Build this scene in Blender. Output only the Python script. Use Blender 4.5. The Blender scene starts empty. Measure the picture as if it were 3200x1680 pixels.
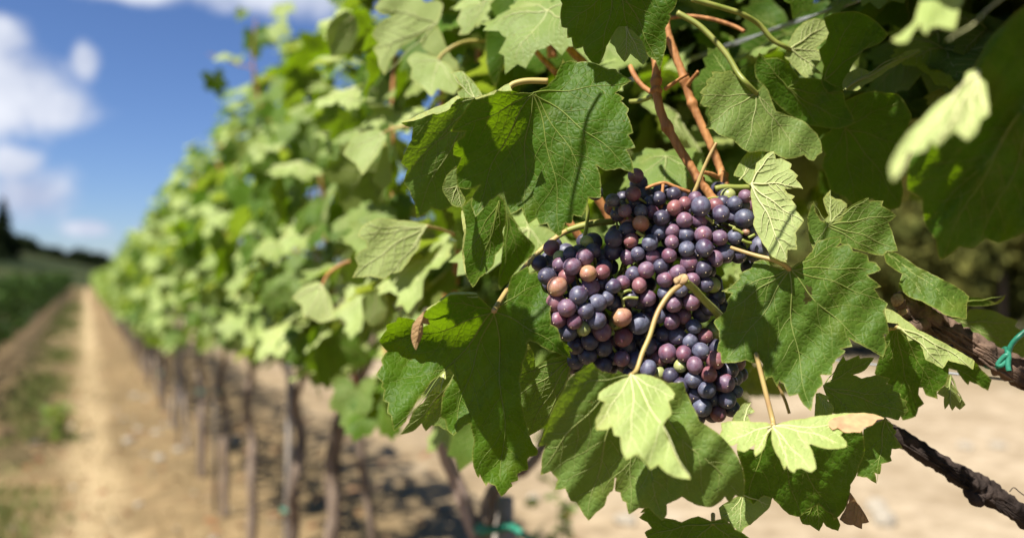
import bpy, math, random
import numpy as np
from mathutils import Vector, Matrix, noise
from mathutils.geometry import delaunay_2d_cdt

SC = bpy.context.scene
COL = SC.collection
R = math.radians
rnd = random.Random(7)

# ------------------------------------------------------------------ camera
YAW = R(28.1)
CAMZ = 1.2
FPX = 28 / 36 * 3200.0
PITCH = math.atan(10 / FPX)
cam_d = bpy.data.cameras.new('camera'); cam = bpy.data.objects.new('camera', cam_d); COL.objects.link(cam)
cam.location = (0, 0, CAMZ)
cam.rotation_euler = (R(90) + PITCH, 0, -YAW)
cam_d.lens = 28; cam_d.sensor_width = 36; cam_d.clip_start = 0.02; cam_d.clip_end = 3000
cam_d.dof.use_dof = True; cam_d.dof.focus_distance = 0.535; cam_d.dof.aperture_fstop = 3.1
cam_d.dof.aperture_blades = 0
SC.camera = cam
CM = Matrix.Translation((0, 0, CAMZ)) @ cam.rotation_euler.to_matrix().to_4x4()
CMn = np.array(CM)

# ------------------------------------------------------------------ light
SUNV = Vector((-0.506, -0.207, 0.84)).normalized()
EXPOSURE = 1.22
SC.view_settings.view_transform = 'Standard'; SC.view_settings.look = 'None'
SC.view_settings.exposure = EXPOSURE; SC.view_settings.gamma = 1
SC.view_settings.use_curve_mapping = False
sd = bpy.data.lights.new('sun', 'SUN'); sun = bpy.data.objects.new('sun', sd); COL.objects.link(sun)
sd.energy = 5.0; sd.angle = R(0.53); sd.color = (1, 0.95, 0.86)
sun.rotation_euler = SUNV.to_track_quat('Z', 'Y').to_euler()
sun.location = (-3, -2, 6)

W = bpy.data.worlds.new('World'); SC.world = W; W.use_nodes = True
SKY_STRENGTH = 0.05

def pdir(px, py):
    v = Vector(((px - 1600) / FPX, (840 - py) / FPX, -1.0))
    return (CM.to_3x3() @ v).normalized()

def build_world():
    nt = W.node_tree; N = nt.nodes; L = nt.links
    N.clear()
    out = N.new('ShaderNodeOutputWorld'); bg = N.new('ShaderNodeBackground')
    sky = N.new('ShaderNodeTexSky'); sky.sky_type = 'NISHITA'; sky.sun_disc = False
    sky.sun_elevation = math.asin(SUNV.z); sky.sun_rotation = math.atan2(SUNV.x, SUNV.y)
    sky.altitude = 300; sky.air_density = 1.0; sky.dust_density = 0.05; sky.ozone_density = 2.2
    tc = N.new('ShaderNodeTexCoord')
    def math_(op, a, b=None, clamp=False):
        n = N.new('ShaderNodeMath'); n.operation = op; n.use_clamp = clamp
        for i, v in enumerate((a, b)):
            if v is None: continue
            if isinstance(v, (int, float)): n.inputs[i].default_value = v
            else: L.new(v, n.inputs[i])
        return n.outputs[0]
    def dot(vec):
        n = N.new('ShaderNodeVectorMath'); n.operation = 'DOT_PRODUCT'
        L.new(tc.outputs['Generated'], n.inputs[0]); n.inputs[1].default_value = vec
        return n.outputs['Value']
    noi = N.new('ShaderNodeTexNoise'); noi.inputs['Scale'].default_value = 9; noi.inputs['Detail'].default_value = 7
    noi.inputs['Roughness'].default_value = 0.58
    L.new(tc.outputs['Generated'], noi.inputs['Vector'])
    big = N.new('ShaderNodeTexNoise'); big.inputs['Scale'].default_value = 26; big.inputs['Detail'].default_value = 4
    L.new(tc.outputs['Generated'], big.inputs['Vector'])
    blobs = [(20, 260, 190, 150), (150, 330, 130, 80), (5, 120, 95, 70), (90, 610, 150, 100), (50, 520, 85, 60),
             (265, 190, 45, 60), (275, 712, 85, 32), (470, 745, 60, 60), (940, -20, 300, 80), (330, -50, 190, 45)]
    acc = None
    for (px, py, rx, ry) in blobs:
        c = pdir(px, py)
        r = c.cross(Vector((0, 0, 1))).normalized(); u = r.cross(c)
        a = math_('MULTIPLY', dot(r), FPX / rx); b = math_('MULTIPLY', dot(u), FPX / ry)
        s = math_('ADD', math_('MULTIPLY', a, a), math_('MULTIPLY', b, b))
        front = math_('LESS_THAN', dot(c), 0.0)
        v = math_('SUBTRACT', math_('SUBTRACT', 1.0, math_('SQRT', s)), math_('MULTIPLY', front, 50.0))
        acc = v if acc is None else math_('MAXIMUM', acc, v)
    # loose clouds over the rest of the sky, so that it is not empty behind the viewer
    d = math_('ADD', acc, math_('MULTIPLY', math_('SUBTRACT', noi.outputs['Fac'], 0.5), 2.2))
    mr = N.new('ShaderNodeMapRange'); mr.interpolation_type = 'SMOOTHSTEP'
    L.new(d, mr.inputs['Value']); mr.inputs['From Min'].default_value = -0.12; mr.inputs['From Max'].default_value = 0.62
    ramp = N.new('ShaderNodeMix'); ramp.data_type = 'RGBA'
    ramp.inputs['A'].default_value = (4.2, 4.8, 6.4, 1); ramp.inputs['B'].default_value = (7.8, 8.1, 8.9, 1)
    mr2 = N.new('ShaderNodeMapRange'); L.new(noi.outputs['Fac'], mr2.inputs['Value'])
    mr2.inputs['From Min'].default_value = 0.38; mr2.inputs['From Max'].default_value = 0.68
    L.new(mr2.outputs['Result'], ramp.inputs['Factor'])
    mx = N.new('ShaderNodeMix'); mx.data_type = 'RGBA'
    L.new(mr.outputs['Result'], mx.inputs['Factor']); 
    tint = N.new('ShaderNodeMix'); tint.data_type = 'RGBA'; tint.blend_type = 'MULTIPLY'; tint.inputs['Factor'].default_value = 1
    L.new(sky.outputs['Color'], tint.inputs['A']); tint.inputs['B'].default_value = (0.60, 0.72, 1.0, 1)
    L.new(tint.outputs['Result'], mx.inputs['A']); L.new(ramp.outputs['Result'], mx.inputs['B'])
    L.new(mx.outputs['Result'], bg.inputs['Color']); bg.inputs['Strength'].default_value = SKY_STRENGTH
    L.new(bg.outputs['Background'], out.inputs['Surface'])
build_world()

# ------------------------------------------------------------------ helpers
def P(px, py, d):
    v = CM @ Vector(((px - 1600) / FPX * d, (840 - py) / FPX * d, -d))
    return v
def Pn(px, py, d):
    px = np.asarray(px, float); py = np.asarray(py, float); d = np.asarray(d, float)
    l = np.stack([(px - 1600) / FPX * d, (840 - py) / FPX * d, -d], -1)
    return l @ CMn[:3, :3].T + CMn[:3, 3]

CROP = {'A': (1100, 0, 1000 / 2253), 'B': (2000, 0, 1200 / 2318), 'C': (1100, 600, 1000 / 2253), 'D': (1600, 500, 900 / 1352),
        'E': (2200, 700, 1000 / 2253), 'F': (1100, 1080, 1000 / 2253), 'G': (2000, 1080, 1200 / 2576), 'H': (0, 0, 1300 / 1953),
        'K': (0, 700, 1400 / 1931), 'V': (0, 0, 3200 / 2575), 'X': (0, 0, 1)}
def pts(*seq):
    """'A', (x,y), (x,y), 'C', (x,y)... -> photo points"""
    out = []; c = CROP['X']
    for s in seq:
        if isinstance(s, str): c = CROP[s]
        else: out.append((c[0] + s[0] * c[2], c[1] + s[1] * c[2]) + tuple(s[2:]))
    return out

def mat_new(name):
    m = bpy.data.materials.new(name); m.use_nodes = True
    nt = m.node_tree; nt.nodes.clear()
    return m, nt, nt.nodes, nt.links

def link_obj(name, mesh, parent=None, origin=(0, 0, 0)):
    o = bpy.data.objects.new(name, mesh); COL.objects.link(o)
    if parent is not None:
        o.parent = parent
        o.location = Vector(origin) - world_loc(parent)
    else:
        o.location = origin
    return o
def world_loc(o):
    v = Vector(o.location)
    while o.parent is not None:
        o = o.parent; v = v + Vector(o.location)
    return v

def np_mesh(name, V, T, mats, mi=None, attrs=None, uv=None, smooth=True):
    """triangle mesh from numpy arrays"""
    V = np.ascontiguousarray(V, np.float32); T = np.ascontiguousarray(T, np.int32)
    me = bpy.data.meshes.new(name)
    me.vertices.add(len(V)); me.vertices.foreach_set('co', V.ravel())
    me.loops.add(T.size); me.loops.foreach_set('vertex_index', T.ravel())
    me.polygons.add(len(T)); me.polygons.foreach_set('loop_start', np.arange(0, T.size, T.shape[1], dtype=np.int32))
    for m in mats: me.materials.append(m)
    if mi is not None: me.polygons.foreach_set('material_index', np.ascontiguousarray(mi, np.int32))
    me.update(calc_edges=True)
    if smooth: me.polygons.foreach_set('use_smooth', np.ones(len(T), bool))
    for k, a in (attrs or {}).items():
        at = me.attributes.new(k, 'FLOAT', 'POINT'); at.data.foreach_set('value', np.ascontiguousarray(a, np.float32))
    if uv is not None:
        ul = me.uv_layers.new(name='UVMap'); ul.data.foreach_set('uv', np.ascontiguousarray(uv[T.ravel()], np.float32).ravel())
    me.validate()
    return me

def tube(path, radii, n=8, cap=True, rough=0.0, seed=0):
    """quad tube as triangle arrays; path of Vectors"""
    path = [Vector(p) for p in path]; k = len(path)
    if isinstance(radii, (int, float)): radii = [radii] * k
    V = []; T = []
    t0 = (path[1] - path[0]).normalized()
    ref = Vector((0, 0, 1)) if abs(t0.z) < 0.9 else Vector((1, 0, 0))
    x = t0.cross(ref).normalized()
    for i in range(k):
        t = (path[min(i + 1, k - 1)] - path[max(i - 1, 0)]).normalized()
        x = (x - t * x.dot(t)).normalized(); y = t.cross(x)
        for j in range(n):
            a = 2 * math.pi * j / n
            r = radii[i]
            if rough:
                r *= 1 + rough * noise.noise(Vector((math.cos(a) * 1.3 + seed, math.sin(a) * 1.3, i * 0.35))) + rough * 0.6 * noise.noise(Vector((j * 1.7, seed, i * 0.08)))
            V.append(path[i] + (x * math.cos(a) + y * math.sin(a)) * r)
    for i in range(k - 1):
        for j in range(n):
            a = i * n + j; b = i * n + (j + 1) % n
            T += [(a, b, b + n), (a, b + n, a + n)]
    if cap:
        for ring, p, flip in ((0, path[0], True), (k - 1, path[-1], False)):
            c = len(V); V.append(p)
            for j in range(n):
                a = ring * n + j; b = ring * n + (j + 1) % n
                T.append((b, a, c) if flip else (a, b, c))
    return np.array([tuple(v) for v in V]), np.array(T, np.int32)

def merge(parts):
    Vs = []; Ts = []; off = 0
    for V, T in parts:
        Vs.append(V); Ts.append(T + off); off += len(V)
    return np.concatenate(Vs), np.concatenate(Ts)

def smooth_path(p, sub=6):
    """Catmull-Rom through Vectors"""
    p = [Vector(q) for q in p]
    out = []
    for i in range(len(p) - 1):
        a = p[max(i - 1, 0)]; b = p[i]; c = p[i + 1]; d = p[min(i + 2, len(p) - 1)]
        for s in range(sub):
            t = s / sub
            out.append(0.5 * ((2 * b) + (c - a) * t + (2 * a - 5 * b + 4 * c - d) * t * t + (3 * b - a - 3 * c + d) * t ** 3))
    out.append(p[-1])
    return out

def tube_obj(name, path, r0, r1, mat, parent, n=8, rough=0.0, seed=0, origin=None, sub=6, radii=None, nodes=()):
    sp = smooth_path(path, sub)
    k = len(sp)
    if radii is None: rad = [(r0 + (r1 - r0) * i / (k - 1)) * (1 + sum(0.42 * math.exp(-((i / (k - 1) - u) / 0.018) ** 2) for u in nodes)) for i in range(k)]
    else: rad = list(np.interp(np.linspace(0, 1, k), np.linspace(0, 1, len(radii)), radii))
    V, T = tube(sp, rad, n, True, rough, seed)
    o = Vector(origin) if origin is not None else Vector(path[0])
    me = np_mesh(name, V - np.array(o), T, [mat])
    return link_obj(name, me, parent, o)

def empty(name, loc, label=None, cat=None, group=None):
    o = bpy.data.objects.new(name, None); COL.objects.link(o); o.location = loc
    o.empty_display_size = 0.1
    tag(o, label, cat, group)
    return o
def tag(o, label=None, cat=None, group=None, kind=None):
    if label: o['label'] = label
    if cat: o['category'] = cat
    if group: o['group'] = group
    if kind: o['kind'] = kind
    return o

# ------------------------------------------------------------------ materials
def val(N, v):
    n = N.new('ShaderNodeValue'); n.outputs[0].default_value = v; return n.outputs[0]
def mixc(N, L, f, a, b, blend='MIX'):
    m = N.new('ShaderNodeMix'); m.data_type = 'RGBA'; m.blend_type = blend
    for k, v in (('Factor', f), ('A', a), ('B', b)):
        if isinstance(v, (int, float)): m.inputs[k].default_value = v
        elif isinstance(v, tuple): m.inputs[k].default_value = v + (1,) if len(v) == 3 else v
        else: L.new(v, m.inputs[k])
    return m.outputs['Result']
def mrange(N, L, v, a, b, c=0.0, d=1.0):
    m = N.new('ShaderNodeMapRange'); L.new(v, m.inputs['Value'])
    m.inputs['From Min'].default_value = a; m.inputs['From Max'].default_value = b
    m.inputs['To Min'].default_value = c; m.inputs['To Max'].default_value = d
    return m.outputs['Result']
def noise_(N, L, vec, scale, detail=3, rough=0.5, dist=0.0):
    n = N.new('ShaderNodeTexNoise'); n.inputs['Scale'].default_value = scale; n.inputs['Detail'].default_value = detail
    n.inputs['Roughness'].default_value = rough; n.inputs['Distortion'].default_value = dist
    if vec is not None: L.new(vec, n.inputs['Vector'])
    return n

def leaf_material(name, dry=0):
    m, nt, N, L = mat_new(name)
    out = N.new('ShaderNodeOutputMaterial')
    uv = N.new('ShaderNodeUVMap'); geo = N.new('ShaderNodeNewGeometry')
    pale = N.new('ShaderNodeAttribute'); pale.attribute_name = 'pale'
    edge = N.new('ShaderNodeAttribute'); edge.attribute_name = 'edge'
    # uv is in centimetres on the leaf: fine net of veins at about 3 mm
    nz = noise_(N, L, uv.outputs['UV'], 1.6, 3)
    wob = N.new('ShaderNodeVectorMath'); wob.operation = 'ADD'
    sc = N.new('ShaderNodeVectorMath'); sc.operation = 'SCALE'; L.new(nz.outputs['Color'], sc.inputs[0]); sc.inputs['Scale'].default_value = 0.25
    L.new(uv.outputs['UV'], wob.inputs[0]); L.new(sc.outputs[0], wob.inputs[1])
    vo = N.new('ShaderNodeTexVoronoi'); vo.feature = 'DISTANCE_TO_EDGE'; vo.inputs['Scale'].default_value = 2.6
    L.new(wob.outputs[0], vo.inputs['Vector'])
    vo2 = N.new('ShaderNodeTexVoronoi'); vo2.feature = 'DISTANCE_TO_EDGE'; vo2.inputs['Scale'].default_value = 6.5
    L.new(wob.outputs[0], vo2.inputs['Vector'])
    net = mrange(N, L, vo.outputs['Distance'], 0.0, 0.07, 1, 0)
    net2 = mrange(N, L, vo2.outputs['Distance'], 0.0, 0.1, 0.5, 0)
    mxn = N.new('ShaderNodeMath'); mxn.operation = 'MAXIMUM'; L.new(net, mxn.inputs[0]); L.new(net2, mxn.inputs[1])
    n2 = noise_(N, L, uv.outputs['UV'], 0.45, 4, 0.6)
    blot = mrange(N, L, n2.outputs['Fac'], 0.3, 0.7)
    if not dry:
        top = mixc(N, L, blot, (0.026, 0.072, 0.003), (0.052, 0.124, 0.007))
        topp = mixc(N, L, blot, (0.31, 0.40, 0.12), (0.44, 0.52, 0.21))  # paler blade tone, also carries the glare of sunlit leaves
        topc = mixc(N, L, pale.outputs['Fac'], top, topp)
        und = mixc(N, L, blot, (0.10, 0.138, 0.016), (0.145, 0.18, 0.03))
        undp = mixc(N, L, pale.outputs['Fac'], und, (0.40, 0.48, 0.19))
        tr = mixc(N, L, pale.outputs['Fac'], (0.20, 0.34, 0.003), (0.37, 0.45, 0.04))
        rim = (0.36, 0.34, 0.09)  # yellowish margin colour stands in for thin lit leaf edges
    else:
        topc = mixc(N, L, blot, (0.20, 0.10, 0.045), (0.36, 0.23, 0.11))
        undp = mixc(N, L, blot, (0.26, 0.15, 0.08), (0.42, 0.30, 0.17)); tr = (0.25, 0.13, 0.04); rim = (0.2, 0.1, 0.05)
    topv = mixc(N, L, mxn.outputs[0], topc, mixc(N, L, 0.20, topc, (0.26, 0.32, 0.08)))
    undv = mixc(N, L, mxn.outputs[0], undp, mixc(N, L, 0.22, undp, (0.45, 0.48, 0.22)))
    # tiny pale flecks and brown spots of wear
    fl = noise_(N, L, uv.outputs['UV'], 7, 2, 0.6)
    fle = mrange(N, L, fl.outputs['Fac'], 0.69, 0.73)
    brn = noise_(N, L, uv.outputs['UV'], 2.3, 3, 0.6)
    br = mrange(N, L, brn.outputs['Fac'], 0.70, 0.725)
    yel = noise_(N, L, uv.outputs['UV'], 0.28, 3, 0.55); ye = mrange(N, L, yel.outputs['Fac'], 0.56, 0.74, 0.0, 0.28)
    col = mixc(N, L, geo.outputs['Backfacing'], topv, undv)
    col = mixc(N, L, ye, col, mixc(N, L, pale.outputs['Fac'], (0.13, 0.135, 0.008), (0.56, 0.50, 0.16))) if not dry else col
    col = mixc(N, L, mixc_fac(N, L, fle, 0.5), col, (0.32, 0.36, 0.18))
    col = mixc(N, L, mixc_fac(N, L, br, 0.75), col, (0.16, 0.08, 0.035))
    ee = N.new('ShaderNodeMath'); ee.operation = 'POWER'; L.new(edge.outputs['Fac'], ee.inputs[0]); ee.inputs[1].default_value = 3
    col = mixc(N, L, mixc_fac(N, L, ee.outputs[0], 0.55), col, rim)
    # bump: net sunk on top, fine grain
    bm = N.new('ShaderNodeBump'); bm.inputs['Strength'].default_value = 0.55; bm.inputs['Distance'].default_value = 0.00045
    sm = N.new('ShaderNodeMath'); sm.operation = 'MINIMUM'; L.new(vo.outputs['Distance'], sm.inputs[0]); sm.inputs[1].default_value = 0.25
    sm2 = N.new('ShaderNodeMath'); sm2.operation = 'MULTIPLY'; sm2.inputs[1].default_value = 4; L.new(sm.outputs[0], sm2.inputs[0])
    sm3 = N.new('ShaderNodeMath'); sm3.operation = 'ADD'; L.new(sm2.outputs[0], sm3.inputs[0])
    gr = noise_(N, L, uv.outputs['UV'], 9, 4, 0.65); sm4 = N.new('ShaderNodeMath'); sm4.operation = 'MULTIPLY'; sm4.inputs[1].default_value = 0.7
    L.new(gr.outputs['Fac'], sm4.inputs[0]); L.new(sm4.outputs[0], sm3.inputs[1])
    L.new(sm3.outputs[0], bm.inputs['Height'])
    pb = N.new('ShaderNodeBsdfPrincipled'); L.new(col, pb.inputs['Base Color'])
    rg = mixc_fac2(N, L, geo.outputs['Backfacing'], 0.47, 0.62); L.new(rg, pb.inputs['Roughness'])
    pb.inputs['Specular IOR Level'].default_value = 0.14 if not dry else 0.15
    L.new(bm.outputs['Normal'], pb.inputs['Normal'])
    ts = N.new('ShaderNodeBsdfTranslucent')
    trv = mixc(N, L, mixc_fac(N, L, mxn.outputs[0], 0.3), tr, (0.08, 0.13, 0.01))
    L.new(trv, ts.inputs['Color']); L.new(bm.outputs['Normal'], ts.inputs['Normal'])
    mx = N.new('ShaderNodeMixShader'); mx.inputs[0].default_value = 0.40 if not dry else 0.2
    L.new(pb.outputs[0], mx.inputs[1]); L.new(ts.outputs[0], mx.inputs[2]); L.new(mx.outputs[0], out.inputs['Surface'])
    return m
def mixc_fac(N, L, f, k):
    n = N.new('ShaderNodeMath'); n.operation = 'MULTIPLY'; L.new(f, n.inputs[0]); n.inputs[1].default_value = k; return n.outputs[0]
def mixc_fac2(N, L, f, a, b):
    return mrange(N, L, f, 0, 1, a, b)

def simple_mat(name, c1, c2, scale=40, rough=0.6, spec=0.3, bump=0.0, bdist=0.002, stretch=None, detail=4, trans=0.0):
    m, nt, N, L = mat_new(name)
    out = N.new('ShaderNodeOutputMaterial'); pb = N.new('ShaderNodeBsdfPrincipled')
    tc = N.new('ShaderNodeTexCoord'); vec = tc.outputs['Object']
    if stretch:
        mp = N.new('ShaderNodeMapping'); mp.inputs['Scale'].default_value = stretch; L.new(vec, mp.inputs['Vector']); vec = mp.outputs[0]
    nz = noise_(N, L, vec, scale, detail, 0.6)
    f = mrange(N, L, nz.outputs['Fac'], 0.3, 0.7)
    L.new(mixc(N, L, f, c1, c2), pb.inputs['Base Color'])
    pb.inputs['Roughness'].default_value = rough; pb.inputs['Specular IOR Level'].default_value = spec
    if bump:
        b = N.new('ShaderNodeBump'); b.inputs['Strength'].default_value = bump; b.inputs['Distance'].default_value = bdist
        L.new(nz.outputs['Fac'], b.inputs['Height']); L.new(b.outputs[0], pb.inputs['Normal'])
    if trans:
        ts = N.new('ShaderNodeBsdfTranslucent'); L.new(mixc(N, L, f, c1, c2), ts.inputs['Color'])
        mx = N.new('ShaderNodeMixShader'); mx.inputs[0].default_value = trans
        L.new(pb.outputs[0], mx.inputs[1]); L.new(ts.outputs[0], mx.inputs[2]); L.new(mx.outputs[0], out.inputs['Surface'])
    else:
        L.new(pb.outputs[0], out.inputs['Surface'])
    return m

M_LEAF = leaf_material('vine_leaf')
M_DRY = leaf_material('dry_leaf', 1)
def vein_material():
    m, nt, N, L = mat_new('leaf_vein')
    out = N.new('ShaderNodeOutputMaterial'); pb = N.new('ShaderNodeBsdfPrincipled'); at = N.new('ShaderNodeAttribute'); at.attribute_name = 'pale'
    c = mixc(N, L, at.outputs['Fac'], (0.17, 0.22, 0.04), (0.62, 0.62, 0.32)); L.new(c, pb.inputs['Base Color'])
    pb.inputs['Roughness'].default_value = 0.5; pb.inputs['Specular IOR Level'].default_value = 0.25
    ts = N.new('ShaderNodeBsdfTranslucent'); L.new(c, ts.inputs['Color']); mx = N.new('ShaderNodeMixShader'); mx.inputs[0].default_value = 0.2
    L.new(pb.outputs[0], mx.inputs[1]); L.new(ts.outputs[0], mx.inputs[2]); L.new(mx.outputs[0], out.inputs['Surface'])
    return m
M_VEIN = vein_material()
M_PET = simple_mat('petiole_skin', (0.38, 0.31, 0.10), (0.36, 0.21, 0.10), 60, 0.45, 0.35, trans=0.1)
M_PETG = simple_mat('green_petiole_skin', (0.17, 0.21, 0.035), (0.27, 0.27, 0.07), 90, 0.45, 0.35, trans=0.1)
M_CANE = simple_mat('cane_bark', (0.17, 0.062, 0.02), (0.46, 0.22, 0.08), 170, 0.62, 0.25, 0.8, 0.001, (1, 1, 0.12), 6)
M_WOOD = simple_mat('old_vine_bark', (0.024, 0.016, 0.012), (0.19, 0.125, 0.09), 60, 0.85, 0.15, 1.0, 0.004, None, 6)
M_TRUNK = simple_mat('trunk_bark', (0.06, 0.042, 0.03), (0.27, 0.205, 0.155), 45, 0.9, 0.1, 1.0, 0.006, (1, 1, 0.2), 5)
M_STAKE = simple_mat('stake_wood', (0.17, 0.145, 0.12), (0.38, 0.34, 0.30), 30, 0.8, 0.2, 0.4, 0.002, (1, 1, 0.1))
M_WIRE = simple_mat('galvanised_wire', (0.17, 0.18, 0.19), (0.30, 0.31, 0.32), 200, 0.45, 0.5)
M_TIE = simple_mat('green_plastic_tie', (0.012, 0.14, 0.085), (0.04, 0.24, 0.16), 80, 0.4, 0.4, trans=0.15)
M_SCORCH = simple_mat('scorched_blade', (0.40, 0.20, 0.12), (0.50, 0.36, 0.18), 120, 0.6, 0.2, 0.3, 0.0006, trans=0.2)
M_CUT = simple_mat('cut_wood', (0.42, 0.30, 0.16), (0.20, 0.11, 0.05), 400, 0.8, 0.1, 0.6, 0.001)

# ------------------------------------------------------------------ 2D leaf triangulation
def inside(poly, X, Y):
    px = poly[:, 0]; py = poly[:, 1]; n = len(poly)
    res = np.zeros(X.shape, bool); j = n - 1
    for i in range(n):
        c = ((py[i] > Y) != (py[j] > Y)) & (X < (px[j] - px[i]) * (Y - py[i]) / (py[j] - py[i] + 1e-12) + px[i])
        res ^= c; j = i
    return res
def segdist(X, Y, ax, ay, bx, by):
    dx = bx - ax; dy = by - ay; l2 = dx * dx + dy * dy + 1e-12
    t = np.clip(((X - ax) * dx + (Y - ay) * dy) / l2, 0, 1)
    return np.hypot(X - ax - t * dx, Y - ay - t * dy)
def refine(poly, maxlen, bulge=0.07, rs=None):
    """split long edges with a slight outward bow so teeth look grown rather than cut"""
    area = 0.5 * sum(poly[i][0] * poly[(i + 1) % len(poly)][1] - poly[(i + 1) % len(poly)][0] * poly[i][1] for i in range(len(poly)))
    sg = 1 if area > 0 else -1
    out = []
    for i in range(len(poly)):
        a = np.array(poly[i][:2], float); b = np.array(poly[(i + 1) % len(poly)][:2], float)
        d = b - a; l = np.hypot(*d); k = max(1, int(math.ceil(l / maxlen)))
        nrm = np.array([d[1], -d[0]]) * sg / (l + 1e-9)
        amp = bulge * l if l < 90 else bulge * 90
        for s in range(k):
            t = s / k
            w = amp * 4 * t * (1 - t)
            if rs and 0 < s < k: w += (rs.random() - 0.5) * maxlen * 0.16
            out.append(a + d * t + nrm * w)
    return np.array(out)
def tri_poly(poly, step, holes=()):
    poly = np.asarray(poly)
    x0, y0 = poly.min(0); x1, y1 = poly.max(0)
    gx = []; gy = []; r = 0; y = y0
    while y < y1:
        xs = np.arange(x0 + (step / 2 if r % 2 else 0), x1, step); gx.append(xs); gy.append(np.full(xs.shape, y)); y += step * 0.866; r += 1
    X = np.concatenate(gx); Y = np.concatenate(gy)
    m = inside(poly, X, Y); X = X[m]; Y = Y[m]
    d = np.full(X.shape, 1e9)
    n = len(poly)
    for i in range(n):
        a = poly[i]; b = poly[(i + 1) % n]; d = np.minimum(d, segdist(X, Y, a[0], a[1], b[0], b[1]))
    m = d > step * 0.45
    X = X[m]; Y = Y[m]
    vs = [Vector((p[0], p[1])) for p in poly] + [Vector((a, b)) for a, b in zip(X, Y)]
    res = delaunay_2d_cdt(vs, [], [list(range(n))], 1, 1e-4)
    V = np.array([(v[0], v[1]) for v in res[0]]); 
    T = []
    for f in res[2]:
        for k in range(1, len(f) - 1): T.append((f[0], f[k], f[k + 1]))
    T = np.array(T, np.int32)
    if len(holes):
        c = V[T].mean(1)
        keep = np.ones(len(T), bool)
        for h in holes: keep &= ~inside(np.asarray(h), c[:, 0], c[:, 1])
        T = T[keep]
        used = np.unique(T); mp = -np.ones(len(V), int); mp[used] = np.arange(len(used)); V = V[used]; T = mp[T].astype(np.int32)
    ed = np.full(len(V), 1e9)
    for i in range(n):
        a = poly[i]; b = poly[(i + 1) % n]; ed = np.minimum(ed, segdist(V[:, 0], V[:, 1], a[0], a[1], b[0], b[1]))
    # consistent winding: +z up in 2D (x right, y as given)
    e1 = V[T[:, 1]] - V[T[:, 0]]; e2 = V[T[:, 2]] - V[T[:, 0]]
    cr = e1[:, 0] * e2[:, 1] - e1[:, 1] * e2[:, 0]
    T[cr < 0] = T[cr < 0][:, ::-1]
    return V, T, ed

def make_veins(O, tips, poly, rs, second=True, wid=1.0):
    """polylines [(pts, r0, r1)] in 2D units; r relative"""
    O = np.array(O, float); out = []
    L0 = max(np.hypot(*(np.array(t[:2]) - O)) for t in tips)
    for t in tips:
        tip = np.array(t[:2], float); d = tip - O; l = np.hypot(*d); n = np.array([-d[1], d[0]]) / l
        bow = (rs.random() - 0.5) * 0.10 * l
        K = 14
        pl = [O + d * s + n * bow * math.sin(math.pi * s) + n * l * 0.012 * math.sin(s * 13 + bow) for s in np.linspace(0, 0.985, K)]
        out.append((pl, 1.0 * (0.55 + 0.45 * l / L0), 0.22, 0))
        if not second: continue
        ns = 4 if l > 0.55 * L0 else 3
        for q in range(ns):
            for sgn in (1, -1):
                s = 0.24 + 0.62 * (q + (0.45 if sgn > 0 else 0) + rs.random() * 0.25) / ns
                if s > 0.92: continue
                b = O + d * s + n * bow * math.sin(math.pi * s)
                ang = (0.72 + rs.random() * 0.2) * sgn
                ll = l * (0.50 * (1 - s) + 0.10) 
                dirv = np.array([d[0] * math.cos(ang) - d[1] * math.sin(ang), d[0] * math.sin(ang) + d[1] * math.cos(ang)]) / l
                sl = []
                for u in np.linspace(0, 1, 8):
                    sl.append(b + dirv * ll * u + d / l * ll * 0.22 * u * u + n * ll * 0.03 * math.sin(u * 9 + q))
                sl = np.array(sl); ok = inside(poly, sl[:, 0], sl[:, 1])
                k = len(sl) if ok.all() else int(np.argmin(ok))
                if k >= 3: out.append((list(sl[:k]), 0.32, 0.10, 1))
    return out

def tps(ctrl):
    """thin plate interpolation of (x, y, v)"""
    c = np.array(ctrl, float); x = c[:, :2] / 100; v = c[:, 2]; n = len(c)
    r = np.hypot(x[:, None, 0] - x[None, :, 0], x[:, None, 1] - x[None, :, 1])
    K = r * r * np.log(r + 1e-9) + np.eye(n) * 0.02
    Pm = np.concatenate([np.ones((n, 1)), x], 1)
    A = np.block([[K, Pm], [Pm.T, np.zeros((3, 3))]])
    w = np.linalg.solve(A, np.concatenate([v, np.zeros(3)]))
    def f(X, Y):
        q = np.stack([np.asarray(X, float), np.asarray(Y, float)], -1) / 100
        rr = np.hypot(q[:, None, 0] - x[None, :, 0], q[:, None, 1] - x[None, :, 1])
        return (rr * rr * np.log(rr + 1e-9)) @ w[:n] + w[n] + q[:, 0] * w[n + 1] + q[:, 1] * w[n + 2]
    return f

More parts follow.
